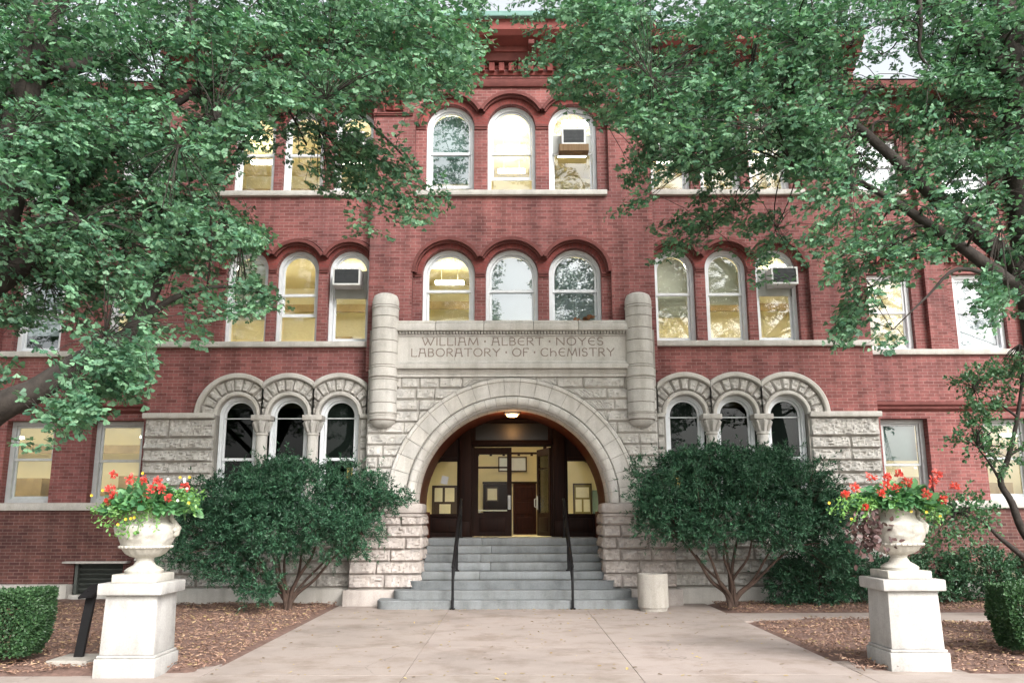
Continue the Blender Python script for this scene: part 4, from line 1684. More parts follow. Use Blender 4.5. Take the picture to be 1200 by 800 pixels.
# ---- rooms behind the windows (real boxes with ceiling lights)
def lit_room(x0, x1, yf, z0, z1, depth, rows, parent=B, wall='wall_yellow', inset=.8, dim=False):
    o = room(x0, x1, yf, yf + depth, z0, z1, wall, parent)
    if dim:
        return o
    m_ = MB()
    rods = MB()
    DROP = .42
    for y in rows:
        n_ = max(1, int((x1 - x0) / 1.5))
        for i in range(n_):
            x = x0 + (i + .5) * (x1 - x0) / n_
            m_.bbox(x - .34, x + .34, yf + y - .10, yf + y + .10, z1 - DROP - .06, z1 - DROP, .012)
            rods.box(x - .2, x - .19, yf + y - .005, yf + y + .005, z1 - DROP + .001, z1)
            rods.box(x + .19, x + .2, yf + y - .005, yf + y + .005, z1 - DROP + .001, z1)
    m_.groups('ceiling_light', 'tube', o, lambda c: (round(c[0], 1), round(c[1], 1)))
    rods.build('light_hanger', 'frame_old', o)
    # back-wall furniture: shelf, cupboard, beam
    fx = MB()
    rr_ = random.Random(int(x0 * 31 + z0 * 7))
    fx.box(x0 + .02, x1 - .02, yf + depth - .5, yf + depth - .42, z1 - .75, z1 - .55)
    xx = x0 + .1
    while xx < x1 - .8:
        w_ = rr_.uniform(.5, .9)
        if rr_.random() < .7:
            fx.box(xx, xx + w_, yf + depth - .4, yf + depth - .02, z0, z0 + (z1 - z0) * rr_.uniform(.3, .55))
        xx += w_ + rr_.uniform(.1, .5)
    fx.groups('room_furniture', 'room_trim', o, lambda c: round(c[0], 1))
    return o


lit_room(-2.3, -.66, YC + .52, 4.6, 7.5, 4.5, (1.2, 2.6))
lit_room(-.64, .64, YC + .52, 4.6, 7.5, 4.5, (1.4, 3.0))
lit_room(.66, 2.3, YC + .52, 4.6, 7.5, 4.5, (1.8,))
lit_room(-2.3, -.64, YC + .52, 7.7, 10.65, 5, (1.0, 2.6))
lit_room(-.62, .62, YC + .52, 7.7, 10.65, 5, (.9, 2.0, 3.4))
lit_room(.64, 2.3, YC + .52, 7.7, 10.65, 5, (.7, 2.4))
for sg in (-1, 1):
    a, b = sorted((sg * 2.86, sg * 7.2))
    lit_room(a, b, YF + .52, 4.6, 7.5, 4.5, (1.0, 2.5))
    lit_room(a, b, YF + .52, 7.7, 10.65, 4.5, (1.0, 2.5))
    # ground floor: dimness put into the wall colour
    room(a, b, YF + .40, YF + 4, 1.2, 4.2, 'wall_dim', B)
    a, b = sorted((sg * 7.5, sg * 14.5))
    lit_room(a, b, YW + .47, 1.2, 3.9, 3.5, (2.0,))
    if sg < 0:
        lit_room(-9.15, -7.5, YW + .47, 4.6, 7.3, 3.5, (1.5,))
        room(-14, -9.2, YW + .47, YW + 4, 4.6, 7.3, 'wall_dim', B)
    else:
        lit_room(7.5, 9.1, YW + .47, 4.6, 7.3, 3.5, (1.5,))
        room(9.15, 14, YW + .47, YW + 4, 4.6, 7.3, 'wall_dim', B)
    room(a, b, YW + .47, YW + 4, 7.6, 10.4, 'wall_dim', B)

# glowing panels stand in for warm desk light low in ground floor windows
mb = MB()
mb.box(-3.5, -3.15, YF + 1.4, YF + 1.43, 2.2, 2.62)
mb.box(3.2, 3.55, YF + 1.4, YF + 1.43, 2.2, 2.62)
mb.box(5.1, 5.3, YF + 1.4, YF + 1.43, 2.3, 2.75)
mb.build('desk_glow', emit_mat('desk glow panel', (.9, .62, .22), .45), B)

# ---- air conditioners
def aircon(cx, z, Y, label, r, w_=.56, h_=.36, dep=.36, tray=False, fill=None):
    e = empty('air_conditioner', (cx, Y, z), label, 'air conditioner', 'air conditioners set in the windows')
    m_ = MB()
    m_.plate(rect(cx - w_ / 2, cx + w_ / 2, z, z + h_), [rect(cx - w_ / 2 + .035, cx + w_ / 2 - .035, z + .035, z + h_ - .03)], Y - dep, Y - dep + .03)
    m_.bbox(cx - w_ / 2, cx + w_ / 2, Y - dep + .031, Y + .1, z, z + h_, .012)
    m_.build('casing', 'ac', e, smooth=30)
    m_ = MB()
    m_.box(cx - w_ / 2 + .036, cx + w_ / 2 - .036, Y - dep + .012, Y - dep + .028, z + .036, z + h_ - .031)
    for i in range(9):
        zz = z + .05 + i * (h_ - .11) / 8
        m_.box(cx - w_ / 2 + .037, cx + w_ / 2 - .037, Y - dep + .002, Y - dep + .0115, zz, zz + .012)
    m_.build('grille', 'ac_dark', e)
    if fill:
        m_ = MB()
        x0, x1, z0, z1 = fill
        m_.box(x0, cx - w_ / 2 - .002, Y + .03, Y + .05, z0, z1)
        m_.box(cx + w_ / 2 + .002, x1, Y + .03, Y + .05, z0, z1)
        m_.box(cx - w_ / 2 - .001, cx + w_ / 2 + .001, Y + .03, Y + .05, z0, z - .002)
        if z1 > z + h_:
            m_.box(cx - w_ / 2 - .001, cx + w_ / 2 + .001, Y + .03, Y + .05, z + h_ + .002, z1)
        m_.build('filler_panel', 'panel_grey', e)
    if tray:
        m_ = MB()
        m_.bbox(cx - w_ / 2 - .06, cx + w_ / 2 + .06, Y - dep - .04, Y + .0, z - .16, z - .004, .01)
        m_.build('support_box', 'plywood', e)
    return e


aircon(-3.37, 6.22, YF + .30, 'boxy air conditioner in the arched window beside the left pylon', .35, fill=(-3.67, -3.01, 6.03, 6.62))
aircon(5.56, 6.22, YF + .30, 'air conditioner under leaves in the third arched window right of the portal', .35, .54, fill=(5.12, 5.78, 6.06, 6.64))
aircon(1.30, 9.20, YC + .30, 'air conditioner on a brown plywood box in the top floor window above the entrance', .42, .50, .36, .2, True, fill=(.88, 1.68, 9.10, 9.50))
aircon(-3.36, 9.25, YF + .30, 'air conditioner half hidden by leaves in the top window left of the centre bay', .35, .50, .34, .3, True, fill=(-3.67, -3.01, 9.05, 9.62))
aircon(3.34, 9.22, YF + .30, 'air conditioner mostly hidden by leaves in the top window right of the centre bay', .35, .50, .34, .3, False, fill=(3.01, 3.67, 9.05, 9.62))

# ================================================================== PEDESTALS, URNS, FLOWERS
def pedestal(cx, y0, label):
    e = empty('pedestal', (cx, y0 + .32, 0), label, 'pedestal', 'stone pedestals flanking the path')
    cy = y0 + .32
    m_ = MB()
    m_.bbox(cx - .318, cx + .318, cy - .318, cy + .318, -.03, .185, .012)
    m_.bbox(cx - .302, cx + .302, cy - .302, cy + .302, .186, .215, .012)
    m_.build('base', 'pedestal', e, smooth=30)
    m_ = MB()
    h0, h1 = .282, .270
    bm = bmesh.new()
    bmesh.ops.create_cube(bm, size=2)
    for v in bm.verts:
        k = h1 if v.co.z > 0 else h0
        v.co = Vector((cx + v.co.x * k, cy + v.co.y * k, .216 if v.co.z < 0 else .81))
    bmesh.ops.bevel(bm, geom=bm.edges[:], offset=.012, segments=2, affect='EDGES', profile=.5)
    m_.add([v.co for v in bm.verts], [[v.index for v in f.verts] for f in bm.faces])
    bm.free()
    m_.build('shaft', 'pedestal', e, smooth=30)
    m_ = MB()
    m_.bbox(cx - .336, cx + .336, cy - .336, cy + .336, .811, .93, .014)
    m_.build('cap', 'pedestal', e, smooth=30)
    return cx, cy


def urn(cx, cy, label, zb=.93, k=1.0, handles=True):
    e = empty('garden_urn', (cx, cy, zb), label, 'urn', 'cast stone urns on the pedestals')
    m_ = MB()
    m_.bbox(cx - .24, cx + .24, cy - .24, cy + .24, zb, zb + .085, .012)
    m_.build('plinth', 'urn', e, smooth=30)
    z = zb + .085
    m_ = MB()
    m_.lathe([(.19, z), (.20, z + .03), (.17, z + .055), (.115, z + .085), (.085, z + .13), (.095, z + .16)], cx, cy, 40)
    m_.build('foot', 'urn', e, smooth=40)
    m_ = MB()
    flute = lambda a, zz: 1 + .022 * math.cos(16 * a)
    m_.lathe([(.09, z + .16), (.15, z + .175), (.205, z + .21), (.238, z + .255), (.245, z + .262)], cx, cy, 96, flute)
    m_.build('gadroon', 'urn', e, smooth=40)
    m_ = MB()

    def relief(a, zz):
        t = (zz - z - .28) / .22
        if 0 < t < 1:
            w = math.sin(t * pi)
            return 1 + .05 * w * max(-.2, noise.noise(Vector((math.cos(a) * 4, math.sin(a) * 4, zz * 17))))+ .02 * w * noise.noise(Vector((math.cos(a) * 11, math.sin(a) * 11, zz * 40)))
        return 1
    pr = [(.246, z + .263), (.262, z + .27), (.262, z + .285), (.252, z + .292)]
    pr += [(.252 + .058 * math.sin(t / 14 * pi / 2), z + .292 + .205 * t / 14) for t in range(1, 15)]
    pr += [(.30, z + .51), (.245, z + .535), (.215, z + .56), (.205, z + .60), (.215, z + .64), (.25, z + .67), (.265, z + .685), (.265, z + .705), (.235, z + .705), (.19, z + .66), (.02, z + .62)]
    m_.lathe(pr, cx, cy, 110, relief)
    m_.build('bowl', 'urn', e, smooth=50)
    m_ = MB()
    m_.lathe([(.258, z + .262), (.270, z + .277), (.258, z + .292)], cx, cy, 60)
    for i in range(28):
        a = 2 * pi * i / 28
        c0 = Vector((cx + .262 * math.cos(a), cy + .262 * math.sin(a), z + .277))
        bm = bmesh.new()
        bmesh.ops.create_icosphere(bm, subdivisions=1, radius=.019)
        m_.add([v.co + c0 for v in bm.verts], [[v.index for v in f.verts] for f in bm.faces])
        bm.free()
    m_.build('bead_band', 'urn', e, smooth='all')
    for sx in (-1, 1):
        m_ = MB()
        pts = [(cx + sx * .24, cy, z + .69), (cx + sx * .265, cy, z + .64), (cx + sx * .25, cy, z + .58), (cx + sx * .285, cy, z + .53), (cx + sx * .325, cy, z + .47), (cx + sx * .315, cy, z + .41), (cx + sx * .275, cy, z + .385)]
        m_.tube(pts, [.03, .03, .024, .03, .042, .036, .02], 10)
        m_.tube([(cx + sx * .30, cy - .06, z + .45), (cx + sx * .33, cy, z + .47), (cx + sx * .30, cy + .06, z + .45)], [.02, .04, .02], 8)
        m_.build('handle', 'urn', e, smooth='all')
    return z + .69


def rand_dirs(n, rng, up=0.0, spread=1.0):
    d = rng.normal(size=(n, 3)) * spread + [0, 0, up]
    return unit(d)


BROAD = [(0, 0, 0), (.28, .22, .04), (.36, .5, .02), (.2, .85, -.04), (0, 1.05, -.12), (-.2, .85, -.04), (-.36, .5, .02), (-.28, .22, .04), (0, .5, -.05)]
BROADF = [(0, 1, 2, 8), (8, 2, 3, 4), (8, 4, 5, 6), (0, 8, 6, 7)]
PETAL = [(0, 0, 0), (.3, .35, .06), (.28, .75, .1), (0, .95, .05), (-.28, .75, .1), (-.3, .35, .06)]
PETALF = [(0, 1, 2, 3), (0, 3, 4, 5)]


def flowers(cx, cy, zr, label, reds, yellows, whites, trails, seed, purple=None):
    rng = np.random.default_rng(seed)
    e = empty('flower_arrangement', (cx, cy, zr - .05), label, 'flowers', 'flower arrangements in the urns')
    # begonia-like leaves: dome over the rim
    n = 900
    d = unit(np.column_stack([rng.normal(size=n), rng.normal(size=n), np.abs(rng.normal(size=n)) * .55]))
    rr = rng.uniform(.25, 1.0, n) ** .5
    Pp = np.column_stack([d[:, 0] * .50 * rr, d[:, 1] * .36 * rr, d[:, 2] * .27 * rr - .01])
    Pp[:, 2] -= .06 * (np.abs(Pp[:, 0]) / .5) ** 2
    dd = d * [1, 1, .4] + rng.normal(size=(n, 3)) * .5
    X, Yv, Z = frames(dd, rng.normal(size=(n, 3)) * .45 + [0, -.3, 1], rng)
    cards('foliage', BROAD, BROADF, Pp + [cx, cy, zr], X, Yv, Z, rng.uniform(.06, .12, n), 'bedding', e)
    m_ = MB()
    for i in range(46):
        q = Pp[i * 7]
        m_.tube([(cx + q[0] * .15, cy + q[1] * .15, zr - .06), (cx + q[0] * .6, cy + q[1] * .6, zr + q[2] * .7), tuple(q + np.array([cx, cy, zr]))], [.006, .005, .003], 5)
    m_.build('stem', 'bedding', e)
    for (x, z, yo, s_) in reds:
        k = 46
        dd = rng.normal(size=(k, 3)) + [0, -.5, .2]
        pp = np.array([x, cy + yo, z]) + unit(dd) * rng.uniform(.2, 1, (k, 1)) * s_ * .95
        X, Yv, Z = frames(dd + rng.normal(size=(k, 3)) * .4, rng.normal(size=(k, 3)), rng)
        cards('red_blossom', PETAL, PETALF, pp, X, Yv, Z, rng.uniform(.026, .042, k), 'red', e)
    for lst, nm in ((yellows, 'yellow'), (whites, 'white')):
        for (x, z, yo) in lst:
            k = 8
            a = np.arange(k) * 2 * pi / k
            dd = np.column_stack([np.cos(a), np.full(k, -.3), np.sin(a)])
            pp = np.array([[x, cy + yo, z]] * k)
            X, Yv, Z = frames(dd, np.array([[0, -1., .3]] * k), rng)
            cards(nm + '_blossom', PETAL, PETALF, pp, X, Yv, Z, np.full(k, .019), nm, e)
    pts_all, dirs = [], []
    m_ = MB()
    for (x0, z0, y0_, x1, z1, y1_) in trails:
        pts = []
        for t in np.linspace(0, 1, 8):
            pts.append(np.array([x0 + (x1 - x0) * t, cy + y0_ + (y1_ - y0_) * t, z0 + (z1 - z0) * t ** 1.6 + .05 * math.sin(t * pi)]))
        m_.tube(pts, .004, 4)
        for t in range(60):
            i = rng.integers(1, 8)
            pts_all.append(pts[i] + rng.normal(size=3) * .028)
            dirs.append(rng.normal(size=3))
    m_.groups('trailing_stem', 'trail', e, lambda c: (round(float(c[0]), 2), round(float(c[2]), 2)))
    pa, dv = np.array(pts_all), np.array(dirs)
    X, Yv, Z = frames(dv, rng.normal(size=(len(pa), 3)) * .6 + [0, -.4, .8], rng)
    cards('trailing_foliage', LEAF5, LEAF5F, pa, X, Yv, Z, rng.uniform(.028, .05, len(pa)), 'trail', e)
    if purple:
        x, z, yo, sx_, sz_ = purple
        k = 240
        pp = np.array([x, cy + yo, z]) + rng.normal(size=(k, 3)) * [sx_, .06, sz_]
        X, Yv, Z = frames(rng.normal(size=(k, 3)) + [0, 0, -.8], rng.normal(size=(k, 3)) * .6 + [0, -.6, .5], rng)
        cards('purple_foliage', BROAD, BROADF, pp, X, Yv, Z, rng.uniform(.04, .075, k), 'purple', e)


px_, py_ = pedestal(-3.97, 9.27, 'pale square stone pedestal left of the path carrying a planted urn')
zr = urn(-3.97, py_, 'weathered pale stone urn with scroll handle on the left pedestal')
def q(px, py, Y=9.5):
    p = at(px, py, Y)
    return p.x, p.z
def reds_px(lst, Y, cy):
    return [(at(a, b, Y).x, at(a, b, Y).z, Y - cy, s_) for a, b, s_ in lst]
def pts_px(lst, Y, cy):
    return [(at(a, b, Y).x, at(a, b, Y).z, Y - cy) for a, b in lst]
def trail_px(lst, cy, Y0_=9.4, Y1_=9.25):
    o = []
    for a, b, c, d in lst:
        p, r_ = at(a, b, Y0_), at(c, d, Y1_)
        o.append((p.x, p.z, Y0_ - cy, r_.x, r_.z, Y1_ - cy))
    return o
flowers(-3.97, py_, zr,
        'red begonias with yellow trailing flowers spilling left from the left urn',
        reds_px([(130, 573, .05), (133, 580, .04), (153, 560, .05), (168, 562, .035), (178, 571, .05), (190, 572, .04), (168, 582, .05), (197, 583, .035), (217, 569, .035), (126, 586, .03), (133, 555, .025), (185, 562, .025)], 9.33, py_),
        pts_px([(138, 613), (147, 607), (153, 606), (157, 605), (107, 579), (211, 558), (222, 558), (167, 553), (120, 573), (221, 588)], 9.24, py_),
        pts_px([(216, 563), (219, 571), (197, 560), (208, 585), (216, 560)], 9.3, py_),
        trail_px([(165, 590, 135, 625), (160, 592, 115, 610), (170, 592, 148, 622), (175, 592, 160, 622), (165, 592, 128, 612), (150, 590, 108, 598), (180, 592, 183, 618), (155, 590, 142, 618), (150, 590, 132, 600), (205, 585, 232, 588), (200, 588, 228, 598), (205, 580, 235, 580), (175, 592, 172, 610)], py_), 5)
px_, py2 = pedestal(4.29, 9.54, 'pale square stone pedestal right of the path carrying a planted urn')
zr2 = urn(4.29, py2, 'weathered pale stone urn on the right pedestal below purple vines', k=.95)
flowers(4.29, py2, zr2,
        'red begonias with purple vines trailing down the right urn',
        reds_px([(1020, 560, .055), (1001, 572, .04), (1038, 570, .05), (1049, 573, .04), (1032, 579, .04), (1063, 566, .045), (1093, 566, .06), (1098, 557, .045), (1085, 580, .045), (1118, 570, .04), (1105, 586, .035), (1039, 559, .03), (1052, 556, .03), (1014, 595, .025), (990, 580, .035)], 9.55, py2),
        pts_px([(1067, 600), (1085, 601), (1101, 606), (971, 590), (997, 609)], 9.5, py2),
        pts_px([(1072, 549), (1055, 552)], 9.6, py2),
        trail_px([(1065, 590, 1100, 608), (1070, 592, 1112, 600), (1030, 592, 1015, 605), (1045, 592, 1050, 600), (1075, 590, 1098, 612), (1010, 585, 985, 605), (1005, 585, 975, 598), (1070, 590, 1085, 608), (1020, 590, 1000, 612)], py2, 9.62, 9.5), 9,
        purple=(at(1020, 625, 9.55).x, at(1020, 625, 9.55).z, 9.6 - py2, .10, .12))

# ---- litter bin, sign post
tb = empty('litter_bin', (2.44, 15.56, 0), 'round exposed concrete litter bin right of the steps', 'litter bin')
m_ = MB()
m_.lathe([(.235, 0), (.24, .015), (.24, .05), (.262, .06), (.265, .08), (.265, .60), (.258, .62), (.235, .625), (.225, .60), (.22, .30)], 2.44, 15.56, 40)
m_.build('bin_body', 'concrete', tb, smooth=40)
m_ = MB()
m_.lathe([(.222, .56), (.20, .57), (.15, .55)], 2.44, 15.56, 40)
m_.build('liner_rim', 'ac_dark', tb, smooth=40)

sp = empty('plaque_stand', (-4.9, 10.3, 0), 'dark slanted metal plaque stand on a flat concrete pad left of the left pedestal', 'plaque stand')
m_ = MB()
m_.bbox(-5.16, -4.70, 10.02, 10.55, -.03, .055, .012)
m_.build('pad', 'concrete', sp, smooth=30)
m_ = MB()
R = Matrix.Rotation(math.radians(7), 3, 'Y')
m_.rbox((-4.885, 10.3, .41), (.10, .05, .74), R)
m_.rbox((-4.85, 10.3, .775), (.16, .34, .022), Matrix.Rotation(math.radians(-6), 3, 'Y') @ Matrix.Rotation(math.radians(20), 3, 'X'))
m_.build('post', 'black_metal', sp)

# ================================================================== VEGETATION
def smooth_path(pts, n=6):
    pts = [Vector(p) for p in pts]
    out = []
    for i in range(len(pts) - 1):
        p0, p1, p2, p3 = pts[max(i - 1, 0)], pts[i], pts[i + 1], pts[min(i + 2, len(pts) - 1)]
        for k in range(n):
            t = k / n
            out.append(.5 * ((2 * p1) + (p2 - p0) * t + (2 * p0 - 5 * p1 + 4 * p2 - p3) * t * t + (3 * p1 - p0 - 3 * p2 + p3) * t ** 3))
    out.append(pts[-1])
    return out


GINKGO = [(0, -.35, 0), (0, .02, 0), (.30, .30, .05), (.52, .52, .02), (.30, .72, -.03), (.04, .66, -.02), (-.04, .66, -.02), (-.30, .72, -.03), (-.52, .52, .02), (-.30, .30, .05)]
GINKGOF = [(1, 2, 3, 4, 5), (1, 6, 7, 8, 9)]


def in_poly(P, poly):
    x, y = P[:, 0], P[:, 1]
    c = np.zeros(len(P), bool)
    j = len(poly) - 1
    for i in range(len(poly)):
        xi, yi = poly[i]
        xj, yj = poly[j]
        c ^= ((yi > y) != (yj > y)) & (x < (xj - xi) * (y - yi) / (yj - yi + 1e-9) + xi)
        j = i
    return c


DENS = 5.0


def big_tree(name, label, limbs, regions, out_dir, base, seed, group, leaf=(.058, .102), holes=()):
    """limbs: list of (points, r0, r1). regions: (polygon in photo pixels, sprays per 1000 px2, Ymin, Ymax, droop)"""
    rng = np.random.default_rng(seed)
    T = empty(name, base, label, 'tree', group)
    wood = MB()
    limb_pts, limb_r = [], []
    for pts, r0, r1 in limbs:
        sp_ = smooth_path(pts, 7)
        k = len(sp_)
        rr = [r0 + (r1 - r0) * (i / (k - 1)) ** .8 for i in range(k)]
        rr = [r * (1 + .10 * noise.noise(Vector(p) * 2.2)) for r, p in zip(rr, sp_)]
        wood.tube(sp_, rr, 12)
        limb_pts += [tuple(p) for p in sp_]
        limb_r += rr
    limb_pts = np.array(limb_pts)
    tips, dr = [], []
    for poly, dens, ya, yb, droop in regions:
        pa = np.array(poly, float)
        lo, hi = pa.min(0), pa.max(0)
        n = int((hi - lo).prod() / 1000 * dens * DENS)
        pp = rng.uniform(lo, hi, (n, 2))
        pp = pp[in_poly(pp, poly)]
        for h in holes:
            pp = pp[~in_poly(pp, h) | (rng.random(len(pp)) < .22)]
        for x, y in pp:
            Y = rng.uniform(ya, yb)
            tp = at(x, y, Y)
            if noise.noise(Vector((tp.x * 1.25, tp.y * .5, tp.z * 1.4)) + Vector((seed, 0, 0))) < .02 - .38 * rng.random():
                continue
            tips.append(tuple(tp))
            dr.append(droop)
    tips = np.array(tips)
    dr = np.array(dr)
    n = len(tips)
    # clumping: pull sprays toward shared twig ends so the crown has gaps and masses
    away = tips - np.array(base) - [0, 0, 3]
    away[:, 2] *= .35
    D = unit(unit(away) * 1.0 + np.array(out_dir) * .35 + rng.normal(size=(n, 3)) * .5 + np.column_stack([np.zeros(n), np.zeros(n), -dr]))
    L = rng.uniform(.35, .75, n)
    starts = tips - D * L[:, None]
    starts[:, 2] += .12 * L
    # leaves along each spray
    LP, LD, LN, LS = [], [], [], []
    for i in range(n):
        k = int(rng.uniform(26, 46))
        t = rng.uniform(.05, 1.0, k)
        sag = -.10 * t * t * L[i]
        c = starts[i] + D[i] * (t * L[i])[:, None]
        c[:, 2] += sag + .12 * L[i] * (1 - t) - .12 * L[i] * (1 - t)
        off = unit(rng.normal(size=(k, 3)) + D[i] * .25 + [0, 0, -.25])
        LP.append(c + off * rng.uniform(.02, .085, (k, 1)))
        LD.append(off + D[i] * .2 + rng.normal(size=(k, 3)) * .25 + [0, 0, -.35])
        LN.append(rng.normal(size=(k, 3)) * .32 + rng.normal(size=(1, 3)) * .3 + [0, 0, 1.0] + D[i] * .35 + off * .3)
        LS.append(rng.uniform(leaf[0], leaf[1], k))
    LP, LD, LN, LS = map(np.concatenate, (LP, LD, LN, LS))
    X, Yv, Z = frames(LD, LN, rng)
    cards('crown', GINKGO, GINKGOF, LP, X, Yv, Z, LS, 'ginkgo', T)
    # twigs and branches
    K = max(12, min(n // 14, 170))
    idx = rng.choice(n, K, replace=False)
    nodes = starts[idx]
    for q_ in nodes:
        dl = np.linalg.norm(limb_pts - q_, axis=1)
        j = int(np.argmin(dl + .8 * np.maximum(0, limb_pts[:, 2] - q_[2] + -.2)))
        a = Vector(limb_pts[j])
        b = Vector(q_)
        ln = (b - a).length
        m1 = a.lerp(b, .35) + Vector((rng.normal() * .08 * ln, rng.normal() * .08 * ln, .16 * ln))
        m2 = a.lerp(b, .7) + Vector((rng.normal() * .06 * ln, rng.normal() * .06 * ln, .12 * ln))
        r = min(limb_r[j] * .55, .014 + .011 * ln)
        pth = smooth_path([a, m1, m2, b], 4)
        wood.tube(pth, [r + (.006 - r) * (i / (len(pth) - 1)) for i in range(len(pth))], 6, False)
    for i in range(n):
        dn = np.linalg.norm(nodes - starts[i], axis=1)
        j = int(np.argmin(dn))
        a, b, c = Vector(nodes[j]), Vector(starts[i]), Vector(tips[i])
        if 1e-3 < (b - a).length < 1.1:
            mid = a.lerp(b, .5) + Vector((0, 0, .05))
            wood.tube([a, mid, b, b.lerp(c, .5), c], [.006, .005, .004, .003, .002], 4, False)
        else:
            wood.tube([b, b.lerp(c, .5), c], [.004, .003, .002], 4, False)
    wood.build('trunk', 'bark', T, smooth='all', recalc=False)
    return len(LP)


LT = (-7.6, 10.3, 0)
limbsL = [
    ([(-7.6, 10.3, -.1), (-7.5, 10.3, 1.2), (-7.2, 10.25, 2.4), (-6.9, 10.2, 3.4), (-6.5, 10.1, 4.3), (-6.2, 10.0, 5.6), (-6.0, 9.9, 7.2), (-5.8, 9.9, 9.0), (-5.6, 9.9, 11)], .52, .10),
    ([(-7.1, 10.3, 1.9), (-6.6, 10.0, 2.2), at(-10, 482, 9.7), at(42, 456, 9.7), at(90, 424, 9.8), at(150, 392, 10.1), at(190, 320, 10.6), at(235, 240, 11.0), at(300, 150, 11.5)], .25, .03),
    ([(-6.5, 10.1, 4.2), at(35, 300, 10.2), at(85, 225, 10.4), at(150, 160, 10.8), at(260, 90, 11.2), at(400, 30, 11.6)], .17, .025),
    ([(-6.0, 9.9, 7.0), at(150, 60, 10.8), at(220, 30, 10.5), at(232, -60, 10.5)], .14, .03),
    ([at(150, 392, 10.1), at(200, 350, 10.4), at(260, 335, 10.6), at(315, 345, 10.7)], .06, .01),
    ([at(260, 90, 11.2), at(380, 105, 11.7), at(440, 150, 12), at(490, 200, 12.1)], .05, .01),
    ([at(260, 90, 11.2), at(330, 120, 11.5), at(360, 170, 11.7)], .03, .008),
    ([(-6.2, 10, 5.6), (-7.4, 9, 7.0), (-8.4, 8.2, 8.6)], .2, .04),
    ([(-6.0, 9.9, 7.4), (-6.4, 11, 8.6), (-6.6, 12, 10)], .15, .03),
    ([at(232, -60, 10.5), at(225, 20, 10.3), at(232, 70, 10.2), at(236, 110, 10.2)], .05, .015),
]
holesL = [[(88, 84), (205, 84), (205, 106), (88, 106)], [(50, 28), (70, 28), (70, 62), (50, 62)], [(205, 112), (246, 112), (250, 160), (205, 165)], [(130, 362), (160, 362), (160, 400), (130, 400)],
          [(330, 165), (372, 165), (372, 222), (330, 222)], [(136, 182), (166, 182), (166, 216), (136, 216)], [(90, 205), (125, 205), (125, 235), (90, 235)],
          [(0, 445), (40, 432), (92, 402), (150, 372), (190, 325), (212, 338), (168, 408), (92, 448), (0, 498)], [(0, 240), (60, 222), (72, 260), (32, 350), (0, 372)]]
regionsL = [
    ([(0, 0), (586, 0), (578, 60), (560, 105), (520, 118), (470, 108), (430, 128), (400, 120), (330, 128), (250, 120), (0, 110)], 3.5, 9.0, 13.0, .25),
    ([(0, 110), (250, 120), (330, 140), (250, 240), (300, 262), (330, 282), (300, 300), (230, 300), (200, 330), (196, 400), (170, 420), (140, 402), (60, 385), (0, 380)], 3.4, 8.8, 12.5, .35),
    ([(250, 120), (440, 110), (445, 150), (415, 165), (385, 150), (372, 205), (335, 200), (325, 150), (290, 200), (262, 210)], 1.7, 10.0, 13.0, .6),
    ([(405, 140), (440, 165), (490, 190), (528, 235), (526, 268), (500, 262), (470, 270), (452, 288), (436, 255), (420, 238), (385, 240), (395, 195)], 2.6, 11, 13, .6),
    ([(225, 300), (265, 318), (330, 335), (338, 362), (300, 366), (262, 360), (258, 395), (244, 412), (236, 370), (220, 330)], 1.4, 9.5, 11.5, .5),
    ([(140, 405), (190, 420), (176, 465), (135, 482), (102, 508), (62, 530), (36, 526), (70, 500), (100, 465), (128, 435)], 2.6, 8.4, 9.4, .7),
    ([(0, 395), (34, 400), (22, 440), (0, 446)], 2.0, 8.4, 9.4, .5),
    ([(-250, -500), (500, -500), (600, 0), (-250, 0)], 1.0, 9.5, 13.0, .2),  # this and the next out-of-view crown part are thickened to shade the left bay
    ([(-700, -300), (0, -300), (0, 380), (-500, 350)], 1.1, 9.0, 13.5, .2),
]
nl = big_tree('ginkgo_tree', 'large ginkgo tree leaning in from the left with its lowest limb crossing the left wing', limbsL, regionsL, (1, .1, 0), LT, 3, 'ginkgo trees in front of the building', holes=holesL)

RT = (7.5, 11.2, 0)
limbsR = [
    ([(7.5, 11.2, -.1), (7.3, 11.2, 1.4), (7.15, 11.15, 3.0), (7.0, 11.1, 4.6), (6.95, 11.05, 6.6), (6.95, 11, 8.8), (6.8, 11, 11.5)], .46, .12),
    ([(7.0, 11.1, 4.2), at(1195, 318, 11), at(1130, 262, 11), at(1078, 215, 11), at(1040, 180, 11), at(990, 140, 11.2), at(900, 100, 11.6), at(760, 70, 12.2)], .17, .02),
    ([(7.0, 11.1, 3.9), at(1195, 345, 10.7), at(1140, 300, 10.6), at(1085, 262, 10.6), at(1040, 232, 10.6), at(985, 205, 10.8), at(930, 195, 11)], .12, .018),
    ([(6.95, 11, 7.5), at(1100, 10, 11), at(1000, -30, 11.3), at(880, -30, 11.8), at(760, 0, 12)], .15, .03),
    ([at(1075, -40, 10.5), at(1080, 20, 10.4), at(1078, 60, 10.4), at(1085, 75, 10.4)], .04, .015),
    ([(6.95, 11, 8.0), (8.2, 10.2, 9.2), (9.2, 9.6, 10.4)], .16, .03),
    ([(7.0, 11.1, 6.2), (7.9, 12, 7.4), (8.6, 12.6, 8.8)], .14, .03),
]
holesR = [[(972, 25), (1062, 12), (1070, 112), (970, 112)], [(1128, 38), (1166, 38), (1166, 72), (1128, 72)], [(1003, 155), (1058, 150), (1058, 212), (1003, 212)], [(1118, 200), (1160, 195), (1160, 240), (1118, 240)],
          [(1015, 330), (1085, 322), (1085, 392), (1015, 392)]]
